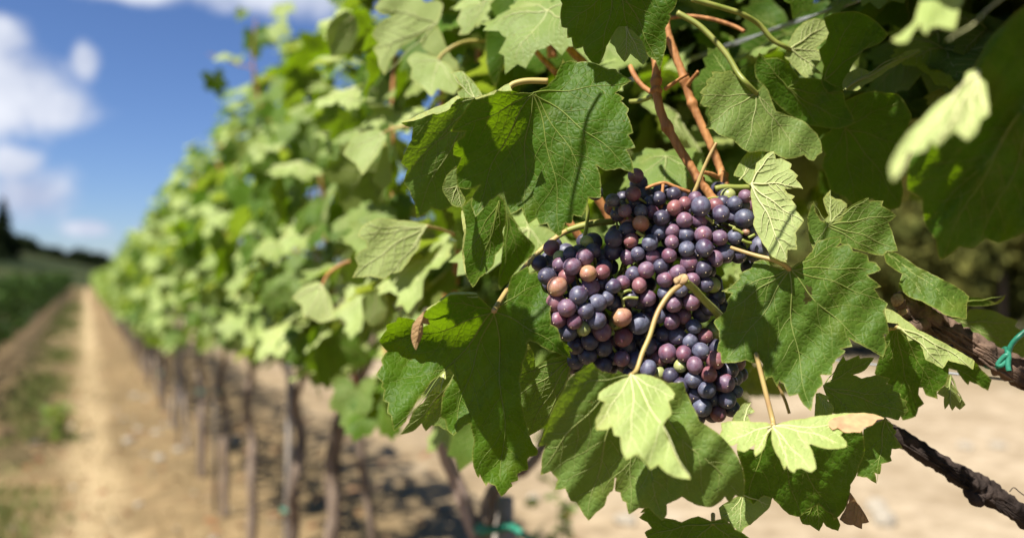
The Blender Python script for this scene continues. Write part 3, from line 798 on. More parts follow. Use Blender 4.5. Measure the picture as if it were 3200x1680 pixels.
M_GREY = simple_mat('grey_trunk_bark', (0.12, 0.095, 0.08), (0.30, 0.255, 0.22), 45, 0.9, 0.1, 0.8, 0.005, (1, 1, 0.2), 5)
def build_row():
    rs = random.Random(21)
    ys = [1.2, 2.05, 2.66, 3.38, 4.1, 4.96]
    while ys[-1] < 62: ys.append(ys[-1] + 0.86)
    # far vines: three crowns and three trunks shared by copies
    crowns = [np_mesh_place('crown', canopy_places(rs, 330, -0.5, 0.5, 0.80, 1.68 + 0.05 * k, (0.04, 0.066)), TPL_LO, k) for k in range(3)]
    crowns_m = [np_mesh_place('crown', canopy_places(rs, 270, -0.48, 0.48, 0.82, 1.80 + 0.04 * k, (0.04, 0.068)), TPL_MID, 10 + k) for k in range(3)]
    trunks = []
    for k in range(3):
        V, T = trunk_mesh(rs, 0.76, 0.0115 + 0.003 * k); trunks.append(np_mesh('trunk', V, T, [M_TRUNK if k != 1 else M_GREY]))
    stake_me = []
    for k in range(2):
        V, T = tube([Vector((0, 0, -0.05)), Vector((0.006, 0, 0.6)), Vector((0.0, 0.01, 1.25))], [0.011, 0.010, 0.009], 7, True, 0.12, k); stake_me.append(np_mesh('stake', V, T, [M_STAKE]))
    tie_parts = [tube([Vector((0.024 * math.cos(a), 0.024 * math.sin(a), 0.004 * math.sin(a * 2 + k))) for a in np.linspace(0, 6.28 * 0.97, 15)], 0.004, 5) for k in range(2)]
    tie_me = np_mesh('tie', *merge([tie_parts[0], (tie_parts[1][0] + np.array([0, 0, 0.008]), tie_parts[1][1])]), [M_TIE])
    for i, y in enumerate(ys):
        if i == 0: continue
        g = 'vines of the long row'
        lab = {1: 'vine with a dark gnarled leaning trunk, second along the row from the grapes', 2: 'vine beside the pale stake, third along the row from the grapes',
               3: 'vine with a twisted trunk, fourth along the row from the grapes'}.get(i, 'leafy vine in the blurred far part of the long row')
        t = empty('grapevine', (ROWX, y, 0), lab, 'vine', g if i > 3 else 'vines of the long row near the grapes')
        if i <= 3:
            z0, z1 = ((0.98, 1.78), (0.95, 1.85), (0.92, 1.88))[i - 1]
            me = np_mesh_place('crown', canopy_places(rs, 330 if i == 1 else 290, -0.48, 0.48, z0, z1, (0.042, 0.072)), TPL_MID, 50 + i)
        else: me = (crowns_m if i < 9 else crowns)[rs.randrange(3)]
        c = link_obj('crown', me, t, t.location)
        if i > 3: c.rotation_euler = (0, 0, 0); c.scale = (1, rs.choice((-1, 1)), (1 - 0.28 * max(0, min(1, (y - 8) / 14))) * (1 + rs.uniform(-0.07, 0.05)))
        if i == 1:
            d = 2.12
            tp = [P(1035, 1760, d), P(1045, 1600, d), P(1036, 1460, d), P(1046, 1390, d), P(1087, 1251, d), P(1160, 1106, d), P(1200, 1010, d)]
            tp = [Vector((tp[0].x, tp[0].y, -0.03))] + tp
            tube_obj('trunk', tp, 0.023, 0.017, M_TRUNK, t, 10, 0.35, 3, t.location, 5)
            tp = [P(1165, 1700, d), P(1138, 1497, d), P(1116, 1280, d), P(1130, 1150, d)]
            tp = [Vector((tp[0].x + .01, tp[0].y, -0.03))] + tp
            tube_obj('sucker', tp, 0.012, 0.010, M_TRUNK, t, 8, 0.3, 5, t.location, 5)
        else:
            link_obj('trunk', trunks[rs.randrange(3)], t, t.location).rotation_euler = (0, 0, 0 if rs.random() < .5 else math.pi)
        if i in (2, 4, 5) or (i > 5 and i % 2 == 0):
            near = i < 6
            o = link_obj('stake', stake_me[i % 2], None, (ROWX - 0.035 + rs.gauss(0, .01), y + rs.uniform(0.04, 0.1), 0)); o.rotation_euler = (rs.gauss(0, .03), rs.gauss(0, .03), 0)
            tag(o, 'pale weathered stake in front of a vine, nearest standing stake of the row' if i == 2 else 'pale thin stake beside a vine trunk along the row', 'stake', 'stakes along the row')
            q = link_obj('tie', tie_me, None, (o.location.x + 0.012, o.location.y - 0.01, 0.45 + rs.uniform(-0.15, 0.2)))
            tag(q, 'green plastic tie on the nearest standing stake' if i == 2 else 'small green tie around a thin stake along the row', 'tie', 'ties along the row')
        if i <= 3:
            for k in range(4):
                yy = rs.uniform(-0.35, 0.35); xx = max(-0.2, min(0, rs.gauss(-0.1, 0.08)))
                pth = [Vector((0, yy * 0.6, 0.9)), Vector((xx * 0.6, yy, 1.2)), Vector((xx, yy + rs.gauss(0, .05), 1.55)), Vector((xx + rs.gauss(0, .06), yy + rs.gauss(0, .08), 1.58))]
                tube_obj('shoot', [p + t.location for p in pth], 0.005, 0.003, M_CANE, t, 6, 0, 0, t.location, 4)
    # sprigs of young shoots against the sky on vine 2/3
    return ys
def np_mesh_place(name, places, tpl, seed): return leaf_cloud(name, places, tpl, seed)
YS = build_row()

def sky_sprig():
    """loose shoots standing out of the hedge top against the sky"""
    rs = random.Random(5)
    vine = [o for o in bpy.data.objects if o.name.startswith('grapevine') and o.parent is None and abs(o.location.y - 2.66) < 0.02][0]
    d = 2.35
    sp = [P(830, 380, d), P(800, 270, d), P(790, 170, d), P(800, 60, d)]
    tube_obj('shoot', sp, 0.004, 0.002, M_CANE, vine, 6, 0, 0, vine.location)
    org = np.array(vine.location)
    pl = []
    for (px, py, s, n, t, pa, dd) in [(790, 130, 0.068, (-0.6, -0.5, 0.1), (0.1, 0, -1), 0.0, 0), (850, 110, 0.07, (-0.5, -0.6, 0.6), (0.3, 0, -0.9), 0.6, .05), (700, 190, 0.036, (-0.3, -0.5, 0.8), (-0.5, 0, -0.5), 0.9, -.03),
                                 (672, 265, 0.058, (-0.3, -0.3, -0.2), (0.1, 0.0, -1), 0.0, 0), (745, 205, 0.03, (-0.4, -0.5, 0.5), (0.2, 0, -0.7), 0.5, 0.02), (820, 270, 0.05, (-0.5, -0.4, 0.0), (0, 0, -1), 0.1, .04),
                                 (905, 150, 0.065, (-0.5, -0.5, 0.4), (0.3, 0, -0.8), 0.3, .1), (880, 40, 0.055, (-0.5, -0.5, 0.5), (0.2, 0, -0.8), 0.7, .1), (760, 60, 0.03, (-.3, -.5, .2), (-.3, 0, -.8), 0.2, 0)]:
        p = P(px, py - 20, d + dd); pl.append((np.array(p) - org, n, t, s, pa))
    link_obj('sprig', leaf_cloud('sprig', pl, TPL_HI, 4), vine, vine.location)
    tube_obj('shoot', [P(800, 215, d), P(740, 200, d), P(690, 180, d), P(650, 170, d)], 0.0025, 0.0012, M_CANE, vine, 6, 0, 0, vine.location)
sky_sprig()

M_LEFT = simple_mat('shaded_side_vine_leaf', (0.012, 0.030, 0.004), (0.045, 0.085, 0.012), 9, 0.6, 0.12, trans=0.14)  # darker leaf colour carries the shade on this row's near side
def build_left_row():
    rs = random.Random(31)
    global SUNFRAC
    SUNFRAC = 0.12
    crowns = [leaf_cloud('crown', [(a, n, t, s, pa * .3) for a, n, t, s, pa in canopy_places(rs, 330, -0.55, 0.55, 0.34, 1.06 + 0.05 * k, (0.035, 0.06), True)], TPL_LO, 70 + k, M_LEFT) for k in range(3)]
    SUNFRAC = 1.0
    trunks = []
    for k in range(2):
        V, T = trunk_mesh(rs, 0.42, 0.022); trunks.append(np_mesh('trunk', V, T, [M_TRUNK]))
    y = 6.0; 
    while y < 62:
        t = empty('grapevine', (-1.12, y, ground_z(-1.1, y)), 'low leafy vine in the blurred row left of the track', 'vine', 'vines of the low left row')
        c = link_obj('crown', crowns[rs.randrange(3)], t, t.location); c.scale = (1, rs.choice((-1, 1)), 1 + rs.uniform(-0.06, 0.06))
        link_obj('trunk', trunks[rs.randrange(2)], t, t.location)
        y += 0.95
build_left_row()

# trellis wires run the length of the row
for (x, z, r, lab) in ((0.60, 1.44, 0.0011, 'taut grey trellis wire crossing in front of the upper leaves'), (0.60, 1.128, 0.0011, 'lower grey trellis wire the green tie is knotted to'), (0.60, 1.8, 0.0011, 'top trellis wire inside the leaf canopy')):
    pth = [Vector((x, -2 + k * 3.0, z - 0.012 * math.sin(k * 1.1) ** 2)) for k in range(22)]
    if z == 1.44:
        strands = []
        for ph in (0, math.pi):
            q = [Vector((x + 0.0013 * math.cos(ph + s * 0.9), -2 + s * 0.02, z + 0.0013 * math.sin(ph + s * 0.9))) for s in range(0, 190)]
            strands.append(tube(q, r, 5))
        V, T = merge(strands + [tube([Vector((x, 1.7, z)), Vector((x, 60, z))], 0.0022, 5)])
    else: V, T = tube(pth, r, 5)
    tag(link_obj('trellis_wire', np_mesh('trellis_wire', V, T, [M_WIRE])), lab, 'wire', 'trellis wires')

# ------------------------------------------------------------------ neighbour vine with the tied head
def build_neighbour():
    rs = random.Random(17)
    t = empty('grapevine', (ROWX, 1.2, 0), 'vine whose pale smooth arm and dark arm fork beside the green tie below the grapes', 'vine', 'vines of the long row near the grapes')
    d = 1.34
    hd = P(1500, 1700, d)
    tube_obj('trunk', [Vector((hd.x + .02, hd.y, -0.03)), Vector((hd.x + .03, hd.y - .02, 0.3)), Vector((hd.x - .01, hd.y + .01, 0.55)), hd, P(1515, 1640, d), P(1530, 1580, d)], 0.026, 0.013, M_TRUNK, t, 10, 0.3, 2, t.location)
    tube_obj('arm', [P(1500, 1690, d), P(1468, 1620, d), P(1435, 1520, d), P(1398, 1440, d), P(1378, 1380, d), P(1366, 1310, d), P(1375, 1180, d)], 0.013, 0.009, M_ARM, t, 9, 0.18, 4, t.location)['label'] = 'pale smooth arm leaning left'
    tube_obj('arm', [P(1520, 1620, d), P(1535, 1545, d), P(1590, 1490, d), P(1640, 1465, d), P(1690, 1400, d + .03), P(1720, 1300, d + .06)], 0.013, 0.009, M_TRUNK, t, 9, 0.3, 7, t.location)['label'] = 'dark arm bending right'
    org = np.array(t.location)
    pl = canopy_places(rs, 440, -0.42, 0.46, 1.0, 1.98, (0.042, 0.072))
    link_obj('crown', leaf_cloud('crown', pl, TPL_HI, 91), t, t.location)
    for k in range(4):
        yy = rs.uniform(-0.35, 0.35); xx = rs.gauss(-0.15, 0.06)
        pth = [Vector((-0.1, yy * 0.6, 0.95)), Vector((xx, yy, 1.2)), Vector((xx, yy + rs.gauss(0, .05), 1.55)), Vector((xx + rs.gauss(0, .06), yy + rs.gauss(0, .08), 1.9))]
        tube_obj('shoot', [p + t.location for p in pth], 0.005, 0.003, M_CANE, t, 6, 0, 0, t.location, 4)
    s0 = P(1572, 1590, d + 0.05)
    V, T = tube([Vector((0, 0, -s0.z - 0.05)), Vector((0.003, 0, -0.3)), Vector((0, 0, 0.02))], 0.018, 12, True, 0.05, 3)
    tag(link_obj('stake', np_mesh('stake', V, T, [M_STAKE]), None, s0), 'short pale stake stub tied with green beside the forked vine', 'stake', 'stakes along the row')
    q = [P(1495, 1640, d - .035), P(1520, 1652, d - .045), P(1560, 1650, d - .04), P(1590, 1640, d - 0.02), P(1600, 1636, d + 0.05), P(1560, 1630, d + .08), P(1500, 1640, d + .04), P(1488, 1650, d - .01), P(1510, 1662, d - .04), P(1590, 1645, d - .03), P(1625, 1660, d - .05), P(1660, 1690, d - .06), P(1690, 1730, d - .05)]
    sp = smooth_path(q, 5); V = []; T = []
    V, T = tube(sp, 0.0062, 6, True)
    tag(link_obj('tie', np_mesh('tie', V - np.array(q[0]), T, [M_TIE]), None, q[0]), 'broad green tie looped round the forked vine and its pale stake', 'tie', 'ties along the row')
M_ARM = simple_mat('pale_arm_bark', (0.20, 0.145, 0.115), (0.33, 0.25, 0.21), 50, 0.7, 0.2, 0.4, 0.002, (1, 1, 0.25))
build_neighbour()

# ------------------------------------------------------------------ the near vine
VINE = empty('grapevine', (0.66, 0.18, 0), 'sharp near vine whose large leaves and brown shoots surround the dark grapes', 'vine', 'vines of the long row near the grapes')
def near_wood():
    tv = [Vector((0.66, 0.18, -0.03)), Vector((0.68, 0.2, 0.3)), Vector((0.64, 0.17, 0.55)), Vector((0.66, 0.18, 0.76))]
    tube_obj('trunk', tv, 0.032, 0.026, M_TRUNK, VINE, 12, 0.3, 1, VINE.location)
    d = 0.585
    # upper old arm with the cut spurs
    up = [P(2795, 925, .575), P(2850, 962, .575), P(2930, 1010, d), P(3020, 1065, d), P(3110, 1120, d), P(3200, 1175, d), P(3330, 1290, d - .02), Vector((0.64, 0.22, 0.86)), Vector((0.66, 0.185, 0.74))]
    a = tube_obj('arm', up, 0, 0, M_WOOD, VINE, 30, 0.40, 8, up[0], 14, radii=[.003, .0078, .0080, .0084, .0090, .0098, .011, .015, .02])
    a['label'] = 'reddish dark old arm with cut spurs, tied in green'
    for (p0, p1, r) in (((2840, 950), (2806, 936), .0058), ((2880, 1000), (2846, 1028), .0060), ((2850, 985), (2822, 972), .004)):
        q = [P(*p0, d - .004), P((p0[0] + p1[0]) / 2, (p0[1] + p1[1]) / 2, d - .011), P(*p1, d - .014)]
        s = tube_obj('spur', q, r * 1.15, r, M_WOOD, a, 12, 0.3, p0[0], q[0], 5)
        V, T = tube([q[2] + (q[2] - q[1]).normalized() * -0.0005, q[2] + (q[2] - q[1]).normalized() * 0.0012], [r * 0.93, r * 0.8], 14, True, 0.25, 2)
        link_obj('cut_end', np_mesh('cut_end', V - np.array(q[2]), T, [M_CUT]), a, q[2])
    rs = random.Random(8)
    parts = []
    for k in range(46):    # loose bark fibres
        s = rs.uniform(0.08, 0.95); x0 = 2800 + 420 * s; y0 = 928 + 275 * s + rs.uniform(-24, 24); l = rs.uniform(30, 110)
        q = [P(x0, y0, d - .0085), P(x0 + l * .5, y0 + l * .32 + rs.gauss(0, 3), d - .0098), P(x0 + l, y0 + l * .64 + rs.gauss(0, 7), d - .009)]
        parts.append(tube(smooth_path(q, 4), [0.0006, 0.0011, 0.0011, 0.001, 0.0011, 0.0009, 0.0008, 0.0006, 0.0004], 5))
    for (a0, b0, c0) in (((2945, 1060), (2965, 1080), (2985, 1085)), ((2840, 930), (2900, 945), (2960, 962)), ((2835, 965), (2860, 1000), (2905, 1012))):
        parts.append(tube(smooth_path([P(*a0, d - .012), P(*b0, d - .018), P(*c0, d - .013)], 5), 0.0004, 4))
    V, T = merge(parts); link_obj('bark_strip', np_mesh('bark_strip', V - np.array(up[0]), T, [M_WOOD]), a, up[0])
    # lower dark arm
    d2 = 0.60
    lo = [P(2640, 1270, d2 + .03), P(2740, 1325, d2 + .01), P(2800, 1358, d2), P(2900, 1425, d2), P(2990, 1478, d2), P(3050, 1515, d2), P(3120, 1560, d2), P(3220, 1625, d2), P(3400, 1760, d2 - .02), Vector((0.65, 0.24, 0.84)), Vector((0.66, 0.185, 0.74))]
    b = tube_obj('arm', lo, 0, 0, M_WOOD2, VINE, 28, 0.36, 14, lo[0], 14, radii=[.0052, .0058, .0060, .0064, .0071, .0092, .0078, .0080, .009, .014, .018])
    b['label'] = 'nearly black lower arm crossing the bright ground'
    parts = []
    for k in range(40):
        s = rs.uniform(0.05, 0.95); x0 = 2790 + 400 * s; y0 = 1352 + 262 * s + rs.uniform(-17, 16); l = rs.uniform(30, 120)
        q = [P(x0, y0, d2 - .007), P(x0 + l * .5, y0 + l * .33 + rs.gauss(0, 4), d2 - .0078), P(x0 + l, y0 + l * .66 + rs.gauss(0, 7), d2 - .007)]
        parts.append(tube(smooth_path(q, 3), 0.0006, 4))
    parts.append(tube(smooth_path([P(3030, 1530, d2 - .004), P(3045, 1555, d2 - .006), P(3055, 1560, d2 - .005), P(3080, 1535, d2 - .004)], 4), 0.0045, 8, True, .5, 2))
    parts.append(tube(smooth_path([P(3155, 1535, d2), P(3168, 1522, d2), P(3185, 1535, d2), P(3205, 1550, d2)], 4), 0.0004, 4))
    V, T = merge(parts); link_obj('bark_strip', np_mesh('bark_strip', V - np.array(lo[0]), T, [M_WOOD2]), b, lo[0])
    # green tie on the upper arm and wire
    tdep = d - 0.0115
    q = [P(3225, 1020, tdep - .004), P(3185, 1050, tdep - .004), P(3160, 1078, tdep - .002), P(3150, 1108, tdep), P(3140, 1128, tdep), P(3115, 1145, tdep + .002), P(3080, 1142, tdep + .012), P(3095, 1120, tdep + .022), P(3140, 1090, tdep + .014), P(3148, 1098, tdep), P(3150, 1118, tdep - .003), P(3132, 1140, tdep - .002), P(3118, 1138, tdep), P(3140, 1112, tdep - .003), P(3152, 1112, tdep - .004), P(3150, 1140, tdep - .005), P(3153, 1158, tdep - .006)]
    tie = empty('tie', q[3], 'bright green tubing tie knotted round the reddish dark arm and wire', 'tie')
    V, T = tube(smooth_path(q, 7), 0.0018, 10, True, 0.15, 3); link_obj('tube', np_mesh('tube', V - np.array(q[3]), T, [M_TIE]), tie, q[3])
    e = q[-1]; dr = (q[-1] - q[-2]).normalized()
    V, T = tube([e - dr * 0.0004, e + dr * 0.0006], 0.0012, 8, True); link_obj('tube_hole', np_mesh('tube_hole', V - np.array(e), T, [M_WOOD2]), tie, e)
    # brown shoots
    def sh(seq, d0, d1, r0, r1, lab=None, mat=None, nodes=()):
        p = pts(*seq); n = len(p)
        o = tube_obj('shoot', [P(x, y, d0 + (d1 - d0) * i / (n - 1)) for i, (x, y) in enumerate(p)], r0, r1, mat or M_CANE, VINE, 14, 0.13, 3, None, 16 if nodes else 8, nodes=nodes)
        if lab: o['label'] = lab
        return o
    c1 = sh(['B', (20, -260), (60, 100), (85, 300), (100, 420), (98, 540), (130, 690), (205, 840), (285, 970), (355, 1085), (415, 1165), (470, 1260)], .60, .57, .0034, .0031, 'orange brown shoot running down to the top of the grapes', nodes=(0.14, 0.36, 0.55, 0.80, 0.95))
    for (x, y, r) in ((98, 548, 5.0),):
        p = pts('B', (x, y))[0]; 
        import bmesh
        bm = bmesh.new(); bmesh.ops.create_icosphere(bm, subdivisions=3, radius=0.0046)
        for v in bm.verts: v.co.z *= 0.8; v.co *= 1 + .15 * noise.noise(v.co * 300)
        me = bpy.data.meshes.new('node'); bm.to_mesh(me); bm.free(); me.materials.append(M_CANE)
        for f in me.polygons: f.use_smooth = True
        link_obj('node', me, c1, P(p[0], p[1], .588))
    sh(['B', (120, -200), (150, 60), (165, 190), (215, 340), (262, 460), (305, 600), (360, 730), (430, 880), (480, 1010), (510, 1090), (520, 1180)], .64, .60, .0032, .003, 'second brown shoot, right of the orange one', nodes=(0.1, 0.42, 0.52, 0.86, 0.97))
    sh(['B', (150, 540), (200, 505), (250, 470), (292, 448)], .595, .58, .0015, .001)
    sh(['B', (288, 520), (300, 495), (330, 460), (350, 432)], .62, .61, .0018, .0012)
    sh(['B', (-60, 612), (10, 606), (80, 575)], .61, .59, .0016, .002, mat=M_PETG)
    sh(['B', (-60, 400), (-30, 460), (10, 515), (70, 560)], .62, .60, .0018, .002)
    sh(['A', (1130, 120), (1220, 270), (1300, 370), (1440, 520)], .72, .68, .002, .0026, 'thin brown shoot behind the big leaf')
    sh(['A', (1415, 110), (1450, 210), (1530, 340), (1640, 450)], .70, .68, .0038, .0036)
    sh(['A', (1395, 230), (1405, 330), (1410, 400)], .78, .78, .005, .005)
    sh(['C', (1680, -30), (1740, 60), (1790, 140), (1830, 220)], .60, .60, .0034, .0034)
    sh(['C', (1530, 210), (1590, 300), (1620, 345)], .60, .60, .003, .003)
    sh(['B', (30, 1140), (90, 1115), (150, 1105), (230, 1135), (300, 1160)], .555, .555, .0011, .0014, 'forked dry tendril stub above the grapes')
    sh(['B', (140, 1112), (135, 1165), (130, 1240), (128, 1260)], .553, .55, .0011, .0013)
    sh(['B', (320, 1180), (345, 1120), (375, 1040), (420, 940), (462, 862)], .55, .545, .0016, .0010, 'straight thin bare stalk above the grapes', M_PET)
    sh(['B', (380, 1040), (430, 1050), (470, 1070)], .57, .58, .0014, .0018)
    # node bracket where the stub is cut, front of the bunch
    st = sh(['D', (985, 742), (955, 708), (905, 660), (850, 600), (815, 570)], .545, .498, .0029, .0022, 'stubby green shoot end, freshly cut, in front of the grapes', M_PETG)
    e = P(*pts('D', (806, 565))[0], .496); e2 = P(*pts('D', (800, 556))[0], .494)
    V, T = tube([e, (e + e2) / 2, e2], [.0026, .0036, .0034], 14, True, .3, 5); link_obj('cut_end', np_mesh('cut_end', V - np.array(e), T, [M_CUT]), st, e)
    e = P(*pts('D', (782, 572))[0], .496); e2 = P(*pts('D', (768, 556))[0], .495)
    V, T = tube([e, (e + e2) / 2, e2], [.0026, .003, .0018], 9, True, .6, 9); link_obj('bud_scale', np_mesh('bud_scale', V - np.array(e), T, [M_CUT]), st, e)
    # bare leaf stalks (their leaves hang out of sight)
    def stalk(seq, d0, d1, r, mat=None):
        p = pts(*seq); n = len(p)
        tube_obj('leaf_stalk', [P(x, y, d0 + (d1 - d0) * i / (n - 1)) for i, (x, y) in enumerate(p)], r, r, mat or M_PETG, VINE, 9, 0, 3, None, 7)
    stalk(['B', (170, 112), (280, 98), (400, 110), (500, 135), (580, 165), (630, 192)], .66, .64, .0016, M_CANE)
    stalk(['E', (375, 945), (385, 985)], .52, .52, .0014, M_PET)
    stalk(['E', (515, 1115), (545, 1180), (575, 1250), (600, 1330)], .57, .57, .0011, M_PET)
    stalk(['C', (1640, 60), (1660, 140), (1650, 250), (1635, 320)], .57, .57, .0014)
    stalk(['C', (1850, 205), (1740, 210), (1620, 230), (1520, 270), (1440, 320), (1340, 400), (1230, 515)], .585, .565, .0019, M_PETC)
M_PETC = simple_mat('ochre_stalk', (0.30, 0.33, 0.07), (0.40, 0.24, 0.10), 14, 0.5, 0.3)
M_WOOD2 = simple_mat('black_vine_bark', (0.010, 0.007, 0.006), (0.05, 0.036, 0.03), 70, 0.85, 0.15, 1.0, 0.004, None, 6)
near_wood()

# ------------------------------------------------------------------ hero leaves
def hero():
    HL = lambda *a, **k: hero_leaf(VINE, *a, **k)
    q = lambda *s: pts(*s)
    one = lambda c, x, y: pts(c, (x, y))[0]
    # L1 big central leaf
    poly = q('A', (1290, 648), (1370, 610), (1430, 550), (1465, 470), (1485, 412), (1500, 440), (1540, 425), (1590, 440), (1640, 432), (1740, 460), (1800, 490), (1860, 487), (1870, 510), (1970, 570), (1900, 610), (1855, 655), (1918, 690), (1890, 712), (1950, 765), (1935, 800), (1980, 935), (1945, 950), (1995, 1040), (1930, 1055), (1960, 1100), (1985, 1220), (1890, 1185), (1780, 1200), (1720, 1160), (1750, 1255),
             'C', (1750, 40), (1665, 35), (1660, 75), (1620, 175), (1560, 160), (1545, 220), (1500, 215), (1465, 315), (1400, 270), (1375, 222), (1320, 230), (1300, 185), (1240, 225), (1195, 115), (1115, 158), (1085, 60), (1070, 0), (1040, 10), (970, 60), (870, 175), (835, 80), (855, 20), 'A', (905, 1300), (820, 1330), (745, 1320), (735, 1195), (770, 1110), (712, 1090), (720, 1010), (785, 960), (800, 925), (690, 925), (760, 830), (840, 720), (860, 690), (930, 690), (1020, 650), (1105, 600), (1130, 640), (1200, 662), (1255, 660))
    O = one('A', 1275, 655)
    c = lambda k, x, y, v: (pts(k, (x, y))[0] + (v,))
    ctrl = [c('A', 1275, 655, 0), c('A', 690, 925, -24), c('A', 860, 690, -30), c('A', 1100, 605, -17), c('A', 760, 1190, -1), c('C', 870, 160, -3), c('A', 1050, 1050, 5), c('A', 1340, 930, 2), c('C', 1465, 300, -5), c('C', 1300, 100, 0), c('A', 1970, 570, 2), c('A', 1980, 1200, -14), c('A', 1480, 430, 12), c('A', 1700, 850, -6), c('C', 1620, 160, -7), c('A', 1000, 800, -12)]
    flap = dict(poly=q('A', (1128, 640), (1105, 588), (1060, 610), (1020, 640), (1000, 665), (930, 682), (875, 700), (862, 690), (930, 668), (1010, 635)), d=.496, ty=-14, under=True, pale=0.8)
    HL(O, q('A', (700, 918), (1000, 655), 'C', (870, 165), (1230, 215), (1465, 305), (1740, 45), 'A', (1975, 1210), (1965, 575)), poly, .525, ctrl=ctrl, label='large central leaf above the grapes, half in shadow', pucker=0.4, wave=1.5, flaps=[flap], palefn=lambda X, Y, v: np.full(X.shape, v))
    # arched stalk behind it
    HLs = [one('A', 1090, 640), one('A', 1112, 612), one('A', 1150, 588), one('A', 1240, 570), one('A', 1380, 572)]
    tube_obj('leaf_stalk', [P(x, y, .575) for x, y in HLs], .0022, .0022, M_PETC, VINE, 9)
    # L2 leaf behind it, left
    poly = q('A', (345, 868), (520, 800), (740, 690), (860, 700), (930, 800), (930, 1000), (880, 1300), 'C', (790, 40), (700, 100), (640, 130), (560, 110), (455, 185), (445, 80), (410, 0), 'A', (362, 1280), (395, 1190), (345, 1145), (420, 985), (430, 895), (380, 888))
    HL(one('A', 940, 690), q('A', (352, 870), (345, 1140), (362, 1275), 'C', (450, 175), (690, 90)), poly, .575, ty=9, tx=6, label='leaf glowing yellow green behind the left of the large central leaf', pale=.12,
       flaps=[dict(poly=q('A', (345, 860), (420, 835), (500, 795), (650, 735), (740, 672), (765, 690), (740, 700), (700, 740), (690, 765), (640, 790), (600, 805), (570, 800), (530, 815), (430, 852)), d=.566, ty=-30, under=True, pale=.75)])
    HL(one('A', 860, 690), q('A', (700, 515), (780, 505), (915, 675)), q('A', (690, 510), (720, 508), (740, 505), (775, 500), (830, 550), (880, 610), (925, 680), (860, 690), (800, 690), (760, 690), (740, 650), (790, 622), (760, 590), (735, 545), (715, 530)), .60, ty=-14, pale=.5, label='small folded pale leaf tip above the left of the large central leaf')
    # L3 hanging leaf
    poly = q('C', (745, 60), (790, 90), (860, 30), (930, 0), (1030, 20), (1075, 60), (1085, 180), (1060, 280), (1070, 370), (1010, 440), (1000, 510), (950, 560), (900, 600), (850, 672), (800, 580), (790, 500), (780, 400), (800, 280), (788, 170), (772, 115))
    HL(one('C', 1040, 60), q('C', (795, 480), (848, 665), (955, 550), (1060, 360)), poly, .56, ty=3, tx=-4, fold=6, label='narrow hanging dark leaf folded along its midrib, below the large central leaf',
       flaps=[dict(poly=q('C', (772, 112), (790, 165), (800, 280), (782, 400), (792, 500), (805, 585), (785, 520), (775, 400), (790, 290), (772, 190)), d=.553, ty=-8, under=True, pale=.7)])
    HL(one('C', 740, -40), q('C', (642, -20), (700, 80), (770, 108)), q('C', (660, -110), (735, -185), (745, -150), (745, -90), (760, -20), (800, 60), (775, 108), (735, 105), (700, 88), (668, 40), (640, 0), (636, -40), (650, -80)), .552, ty=-4, tx=12, pale=.35, label='small ragged yellow edged leaf lobe at the left edge of the large central leaf')
    HL(one('C', 1090, 150), q('C', (1275, 410), (1180, 515), (1035, 680)), q('C', (1090, 150), (1130, 170), (1180, 270), (1290, 380), (1280, 420), (1180, 520), (1120, 600), (1040, 690), (1030, 640), (1050, 500), (1065, 370)), .60, ty=5, label='dull olive leaf in shade between the hanging leaf and the grapes')
    # L4 left pale leaf
    poly = q('C', (80, 235), (180, 185), (330, 200), (545, 228), (490, 300), (475, 390), (430, 440), (340, 560), (270, 575), (230, 612), (130, 590), (0, 602), (45, 520), (20, 465), (50, 420), (110, 390), (95, 340), (40, 305))
    HL(one('C', 525, 240), q('C', (85, 240), (45, 305), (10, 595), (235, 600), (420, 430)), poly, .70, ty=-16, tx=6, under=True, pale=.45, label='pale blurred leaf pointing left, seen from below', pet=[one('C', 620, 260) + (.72,), one('C', 720, 300) + (.74,)], pet_r=(1.5, 1.3))
    # L5 big lower left leaf
    poly = q('C', (990, 828), (950, 790), (900, 745), (880, 720), (790, 718), (690, 722), (640, 755), (590, 790), (520, 840), (500, 880), (540, 930), (500, 950), (430, 895), (320, 880), (310, 910), (240, 935), (245, 970), (190, 1050), (250, 1120), (205, 1180), (215, 1215), (170, 1290), (215, 1340),
             'F', (205, 290), (230, 310), (218, 385), (255, 400), (250, 475), (275, 490), (295, 600), (380, 530), (400, 470), (460, 380), (560, 250), (640, 180), (690, 165), (718, 205), (690, 260), (640, 340), (630, 400), (625, 500), (655, 520), (670, 590), (715, 630), (790, 560), (835, 545), (845, 600), (862, 660), (845, 760), (855, 850), (890, 930), (900, 905), (945, 985), (960, 960), (1010, 985), (1050, 1060), (1110, 1000), (1130, 985), (1120, 960), (1170, 945), (1165, 900), (1200, 880), (1240, 870), (1235, 800), (1250, 780), (1300, 770), (1310, 740), (1270, 680), (1245, 620), (1220, 520), (1190, 400), (1180, 250), (1200, 120), 'C', (1235, 1110), (1230, 1060), (1250, 1045), (1300, 1060), (1380, 1110), (1440, 1130), (1545, 1170), (1525, 1115), (1560, 1120), (1500, 1060), (1470, 1040), (1450, 960), (1400, 930), (1395, 850), (1400, 760), (1340, 650), (1300, 560), (1250, 570), (1240, 520), (1180, 555), (1115, 600), (1098, 700), (1085, 785), (1040, 800), (1010, 830))
    ctrl = [c('C', 1000, 835, 0), c('C', 700, 730, -30), c('C', 500, 870, -34), c('C', 900, 740, -14), c('C', 220, 1280, 3), c('C', 450, 920, 2), c('F', 295, 590, -14), c('F', 560, 250, 2), c('F', 715, 620, -4), c('C', 1000, 1075, 8), c('F', 1035, 450, 6), c('F', 1050, 1050, -2), c('F', 1290, 740, 14), c('C', 1240, 540, 12), c('C', 1220, 850, -4), c('C', 1450, 1000, -6), c('C', 1540, 1150, 0), c('C', 700, 1000, 6)]
